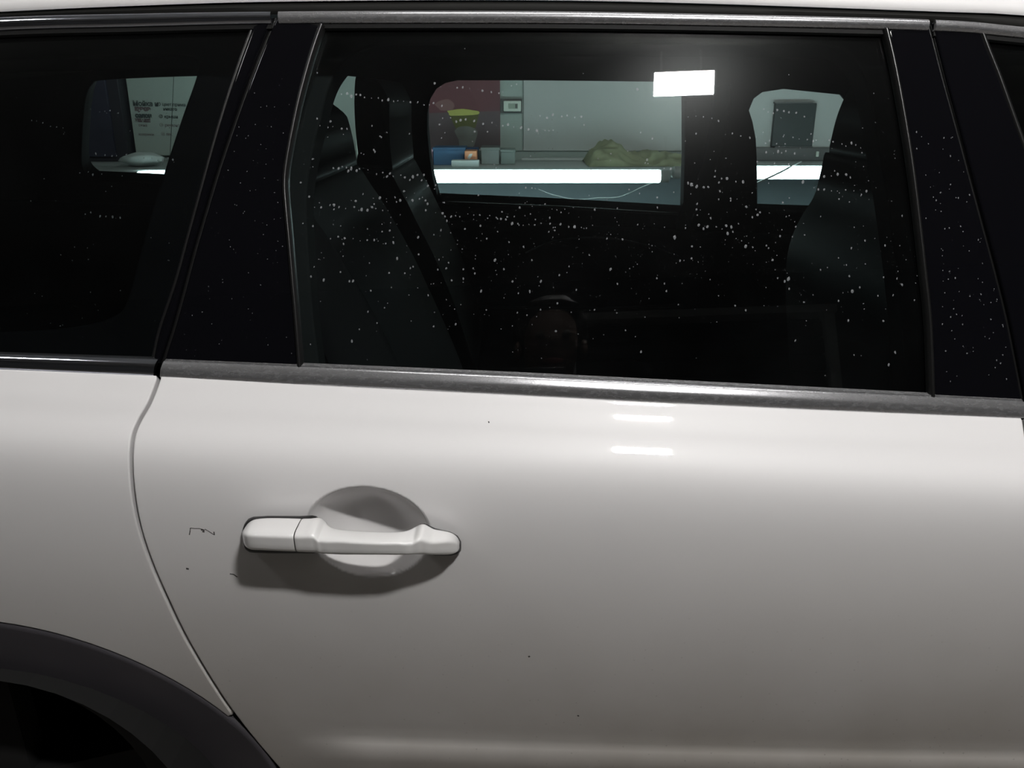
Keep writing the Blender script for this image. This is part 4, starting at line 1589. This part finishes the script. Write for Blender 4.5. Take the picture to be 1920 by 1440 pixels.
# dark square on the wall, right
M['dark_pic'] = mat('dark_board', (0.028, 0.036, 0.036), rough=0.5)
o = picture_obj('wall_board', 1454, 1523, 193, 275, 2.915, 0.021, M['dark_pic'], 'dark square board on the wall seen through the front window gap', 'board', bevel=0.003)
o2 = picture_obj('frame', 1453, 1524, 274.5, 277, 2.912, 0.024, M['bench_leg'], None, None, o)
o2 = picture_obj('frame', 1453, 1524, 191.5, 194, 2.912, 0.024, M['bench_leg'], None, None, o)
# small white hook/bottle on the rail
o = picture_obj('wall_switch', 1531, 1535, 284, 294, 2.885, 0.012, M['thermo'], 'tiny white peg standing on the dark rail', 'peg', bevel=0.001)

# cables
M['cable'] = mat('white_cable', (0.40, 0.42, 0.41), rough=0.5)


def cable(px, y, r, label):
    px = smooth_line(px, 6)
    pts = [at(u, v, yy) for (u, v, yy) in px]
    o = from_bm('cable', tube_bm(bmesh.new(), pts, r, 6), M['cable'], None, smooth=True)
    tag(o, label, 'cable')
    return o


cable([(1010, 355, 2.60), (1030, 363, 2.60), (1060, 371, 2.60), (1090, 374, 2.60), (1120, 371, 2.60), (1155, 370, 2.60), (1180, 362, 2.58), (1205, 350, 2.54), (1232, 340, 2.50)], 2.45, 0.0018, 'thin white cable sagging below the middle tube')
cable([(1415, 345, 2.37), (1440, 334, 2.37), (1465, 322, 2.37), (1480, 314, 2.375), (1500, 304, 2.60), (1502, 303, 2.70)], 2.4, 0.0035, 'white cable crossing the right-hand tube at a slant')

# notice board, cabinet and reflector end seen through the quarter window
M['notice'] = mat('notice_white', (0.40, 0.47, 0.43), rough=0.6)
M['notice_ink'] = mat('notice_ink', (0.05, 0.07, 0.07), rough=0.8)
M['notice_ink2'] = mat('notice_ink_faded', (0.16, 0.12, 0.13), rough=0.8)
yn = 2.915
bm = bmesh.new()
pl = [(234, 130), (470, 130), (470, 291), (256, 291)]
nb = flat_poly('notice_board', pl, yn, 0.02, M['notice'], None)
tag(nb, 'pale notice board with printed lines seen through the quarter window', 'notice board')
bm_ = from_bm('board_joint', tube_bm(bmesh.new(), [at(326, 140, yn - 0.001), at(319, 290, yn - 0.001)], 0.0012, 4), M['notice_ink'], nb)


def text(body, u, v, hpx, m_, bold=0.0):
    cu = bpy.data.curves.new('lettering', 'FONT')
    cu.body = body
    s = 0.0022 * hpx * 1.35
    cu.size = s
    cu.extrude = 0.0006
    cu.offset = bold
    cu.resolution_u = 2
    cu.materials.append(m_)
    o = bpy.data.objects.new('lettering', cu)
    o.location = at(u, v, yn - 0.0012)
    o.rotation_euler = (R(90), R(1.5), 0)
    COL.objects.link(o)
    me = bpy.data.meshes.new_from_object(o.evaluated_get(bpy.context.evaluated_depsgraph_get()))
    mo = bpy.data.objects.new('lettering', me)
    mo.location, mo.rotation_euler = o.location, o.rotation_euler
    bpy.data.objects.remove(o)
    return link(mo, nb)


text('Мойка и', 249, 198, 9, M['notice_ink'], 0.001)
text('кузов', 253, 207, 8, M['notice_ink2'], 0.0025)
text('салон', 254, 220, 8, M['notice_ink'], 0.002)
text('химия', 254, 228, 7, M['notice_ink2'], 0.002)
text('окна', 260, 237, 5.5, M['notice_ink2'], 0.0)
text('коврики', 260, 254, 5.5, M['notice_ink2'], 0.0)
text('① цвет прима', 294, 198, 6, M['notice_ink'], 0.0003)
text('никаго', 306, 207, 6, M['notice_ink'], 0.0006)
text('② крыши', 298, 221, 6, M['notice_ink'], 0.0004)
text('③ ремонт', 299, 237, 6, M['notice_ink2'], 0.0)
text('④ мк.', 302, 254, 6, M['notice_ink2'], 0.0)

M['navy'] = mat('navy_steel', (0.022, 0.024, 0.048), rough=0.6, noise=(2, 0.3, (0.018, 0.02, 0.04)))
M['navy_dark'] = mat('navy_edge', (0.014, 0.015, 0.024), rough=0.6)
a, b = at(60, 100, 2.85), at(226, 340, 2.85)
cab = empty('wall_cabinet', ((a.x + b.x) / 2, 2.85, b.z), 'dark navy steel cabinet left of the pale notice board', 'cabinet')
box('cabinet_body', (a.x, 2.86, BT + 0.0005), (b.x + 0.045, 2.945, 2.1), M['navy_dark'], cab, 0.003, 1)
box('cabinet_door', (a.x + 0.005, 2.843, BT + 0.02), (b.x - 0.0, 2.86, 2.09), M['navy'], cab, 0.003, 1)
box('handle', (b.x - 0.06, 2.832, 1.6), (b.x - 0.045, 2.843, 1.72), M['rim'], cab, 0.002, 1)

# pale rounded stand-in for the tapered reflector end of the tube
bm = bmesh.new()
c = at(268, 322, 2.60)
bmesh.ops.create_uvsphere(bm, u_segments=28, v_segments=16, radius=1.0)
for v in bm.verts:
    k = 1 + 0.12 * mnoise.noise(v.co * 2.3)
    tx = 1 - 0.35 * max(0, -v.co.x)
    v.co = Vector((c.x + v.co.x * 0.085 * k, c.y + v.co.y * 0.06 * k, BT + 0.0275 + v.co.z * 0.027 * k * tx))
bg = from_bm('reflector_end', bm, M['paper'], None, smooth=True)
tag(bg, 'pale rounded stand-in for the reflector end at the left of the tubes', 'bag')

#@@PERSON
# ================================================================== the photographer (a dark figure mirrored in the glass)
M['skin'] = mat('skin', (0.14, 0.085, 0.065), rough=0.6)
M['jacket'] = mat('jacket', (0.012, 0.012, 0.014), rough=0.8)
M['trousers'] = mat('trousers', (0.02, 0.022, 0.03), rough=0.85)
M['hair'] = mat('hair', (0.012, 0.009, 0.007), rough=0.6)
M['shoe'] = mat('shoe', (0.015, 0.015, 0.015), rough=0.5)


def skinned(name, verts, edges, material, parent, root=0, sub=2):
    me = bpy.data.meshes.new(name)
    me.from_pydata([v[0] for v in verts], edges, [])
    o = bpy.data.objects.new(name, me)
    COL.objects.link(o)
    sk = o.modifiers.new('skin', 'SKIN')
    if not me.skin_vertices: me.skin_vertices.new()
    for i, v in enumerate(verts):
        r_ = v[1]
        me.skin_vertices[0].data[i].radius = (r_, r_) if not isinstance(r_, tuple) else r_
        me.skin_vertices[0].data[i].use_root = (i == root)
    sk.use_smooth_shade = True
    ss = o.modifiers.new('sub', 'SUBSURF'); ss.levels = sub; ss.render_levels = sub
    dg = bpy.context.evaluated_depsgraph_get()
    ev = o.evaluated_get(dg)
    nm = bpy.data.meshes.new_from_object(ev)
    bpy.data.objects.remove(o)
    nm.materials.clear(); nm.materials.append(material)
    nm.polygons.foreach_set('use_smooth', [True] * len(nm.polygons))
    nm.name = name
    return link(bpy.data.objects.new(name, nm), parent)


HX, HY, HZ = 0.115, -1.03, 1.42
person = empty('person', (HX, -1.18, 0), 'photographer in dark clothes mirrored in the glass, holding up a phone', 'person')
# phone, right behind the lens
ph = empty('phone', (0.055, -0.822, 1.25), 'black phone held sideways by the mirrored photographer', 'phone')
M['phone'] = mat('phone_black', (0.01, 0.01, 0.01), rough=0.25)
bm = box_bm(bmesh.new(), (-0.072, -0.0045, -0.037), (0.072, 0.0045, 0.037), 0.004, 3)
bmesh.ops.rotate(bm, verts=bm.verts, cent=(0, 0, 0), matrix=Matrix.Rotation(-PITCH, 3, 'X'))
bmesh.ops.translate(bm, verts=bm.verts, vec=(0.058, -0.818, 1.243))
from_bm('phone_body', bm, M['phone'], ph, angle=40)
bm = bmesh.new()
tube_bm(bm, [(0.0, -0.8165, 1.2435), (0.0, -0.8130, 1.2420)], 0.005, 16)
from_bm('lens', bm, M['rubber'], ph)

# body: head, neck, hands are skin; one continuous mesh with torso core, arms and legs
def arm_pts(s):
    sh = Vector((HX + s * 0.185, -1.17, 1.19))
    el = Vector((HX + s * 0.27 + 0.0, -1.06, 0.98))
    wr = Vector((0.058 + s * 0.115, -0.885, 1.165))
    return sh, el, wr


B_V = [((HX, -1.20, 0.86), (0.13, 0.10))]          # pelvis root
B_E = []


def addv(p, r_, par):
    B_V.append((tuple(p), r_))
    i = len(B_V) - 1
    if par is not None: B_E.append((par, i))
    return i


w1 = addv((HX, -1.20, 1.0), (0.12, 0.09), 0)
ch = addv((HX, -1.19, 1.12), (0.14, 0.10), w1)
nk0 = addv((HX, -1.15, 1.23), (0.07, 0.065), ch)
nk = addv((HX, -1.11, 1.29), (0.052, 0.055), nk0)
hd0 = addv((HX, -1.07, 1.345), (0.062, 0.072), nk)
hd1 = addv((HX, -1.045, 1.41), (0.074, 0.092), hd0)
hd2 = addv((HX, -1.04, 1.475), (0.072, 0.088), hd1)
hd3 = addv((HX, -1.045, 1.52), (0.045, 0.055), hd2)
for s in (-1, 1):
    sh, el, wr = arm_pts(s)
    a = addv(sh, 0.052, ch)
    b = addv(el, 0.040, a)
    c = addv(wr, 0.026, b)
    palm = Vector((0.058 + s * 0.088, -0.850, 1.205))
    p = addv(palm, (0.034, 0.017), c)
    # legs
    h = addv((HX + s * 0.095, -1.19, 0.80), 0.085, 0)
    kn = addv((HX + s * 0.11, -1.13, 0.45), 0.056, h)
    an = addv((HX + s * 0.12, -1.20, 0.09), 0.038, kn)
    addv((HX + s * 0.13, -1.08, 0.035), (0.04, 0.025), an)
skinned('body', B_V, B_E, M['skin'], person, 0, 2)
# fingers: four over the phone's outer edge and a thumb behind it, one chain each
for s in (-1, 1):
    for k in range(4):
        zz = 0.030 - 0.019 * k
        base = Vector((0.058 + s * 0.094, -0.846, 1.218 + zz))
        L = (0.030, 0.034, 0.032, 0.025)[k]
        v = [(tuple(base), 0.0095), (tuple(base + Vector((s * 0.004, 0.022, 0.002))), 0.0088), (tuple(base + Vector((-s * 0.010, 0.022 + L * 0.5, 0.003))), 0.0080), (tuple(base + Vector((-s * 0.028, 0.020 + L * 0.45, 0.003))), 0.0068)]
        o = skinned('finger', v, [(0, 1), (1, 2), (2, 3)], M['skin'], person, 0, 1)
    base = Vector((0.058 + s * 0.088, -0.856, 1.205))
    v = [(tuple(base), 0.012), (tuple(base + Vector((-s * 0.020, -0.004, 0.018))), 0.0105), (tuple(base + Vector((-s * 0.040, 0.008, 0.030))), 0.0085)]
    skinned('thumb', v, [(0, 1), (1, 2)], M['skin'], person, 0, 1)
# jacket
J = [((HX, -1.20, 0.90), (0.155, 0.12)), ((HX, -1.20, 1.02), (0.15, 0.115)), ((HX, -1.185, 1.13), (0.17, 0.122)), ((HX, -1.15, 1.225), (0.085, 0.075))]
JE = [(0, 1), (1, 2), (2, 3)]
for s in (-1, 1):
    sh, el, wr = arm_pts(s)
    b = len(J)
    J += [(tuple(sh), 0.068), (tuple(el), 0.054), (tuple(el.lerp(wr, 0.9)), 0.038)]
    JE += [(2, b), (b, b + 1), (b + 1, b + 2)]
skinned('jacket', J, JE, M['jacket'], person, 0, 2)
T = [((HX, -1.20, 0.88), (0.145, 0.115))]
TE = []
for s in (-1, 1):
    b = len(T)
    T += [((HX + s * 0.095, -1.19, 0.79), 0.098), ((HX + s * 0.11, -1.13, 0.45), 0.070), ((HX + s * 0.12, -1.20, 0.10), 0.056)]
    TE += [(0, b), (b, b + 1), (b + 1, b + 2)]
skinned('trousers', T, TE, M['trousers'], person, 0, 2)
for s in (-1, 1):
    skinned('shoe', [((HX + s * 0.12, -1.235, 0.047), (0.042, 0.046)), ((HX + s * 0.125, -1.16, 0.046), (0.046, 0.044)), ((HX + s * 0.132, -1.06, 0.036), (0.045, 0.034)), ((HX + s * 0.134, -1.01, 0.030), (0.035, 0.026))], [(0, 1), (1, 2), (2, 3)], M['shoe'], person, 0, 2)
# hair: thick cap over the skull
bm = bmesh.new()
bmesh.ops.create_icosphere(bm, subdivisions=4, radius=1.0)
for v in bm.verts:
    k = 1 + 0.10 * mnoise.noise(v.co * 4.5)
    p = Vector((v.co.x * 0.095 * k, v.co.y * 0.112 * k, v.co.z * 0.095 * k))
    if p.y > 0.02 and p.z < 0.045: p = Vector((p.x * 0.78, 0.02 + (p.y - 0.02) * 0.15, p.z * 0.9))
    v.co = p + Vector((HX, -1.065, 1.475))
from_bm('hair', bm, M['hair'], person, smooth=True)
# face: nose, ears, eyes, mouth
for s in (-1, 1):
    bm = bmesh.new()
    bmesh.ops.create_uvsphere(bm, u_segments=10, v_segments=8, radius=1.0, matrix=Matrix.Translation((HX + s * 0.082, -1.05, 1.41)) @ Matrix.Diagonal((0.010, 0.02, 0.03, 1)))
    from_bm('ear', bm, M['skin'], person, smooth=True)
bm = bmesh.new()
bmesh.ops.create_cone(bm, segments=10, radius1=0.016, radius2=0.008, depth=0.04, cap_ends=True, matrix=Matrix.Translation((HX, -0.948, 1.405)) @ Matrix.Rotation(R(-20), 4, 'X'))
from_bm('nose', bm, M['skin'], person, smooth=True)
M['eye'] = mat('eye', (0.12, 0.11, 0.10), rough=0.6, spec=0.1)
M['lips'] = mat('lips', (0.35, 0.13, 0.11), rough=0.5)
for s in (-1, 1):
    bm = bmesh.new()
    bmesh.ops.create_uvsphere(bm, u_segments=12, v_segments=8, radius=0.011, matrix=Matrix.Translation((HX + s * 0.032, -0.966, 1.425)))
    from_bm('eye', bm, M['eye'], person, smooth=True)
bm = bmesh.new()
bmesh.ops.create_uvsphere(bm, u_segments=14, v_segments=8, radius=1, matrix=Matrix.Translation((HX, -0.975, 1.355)) @ Matrix.Diagonal((0.026, 0.012, 0.008, 1)))
from_bm('mouth', bm, M['lips'], person, smooth=True)
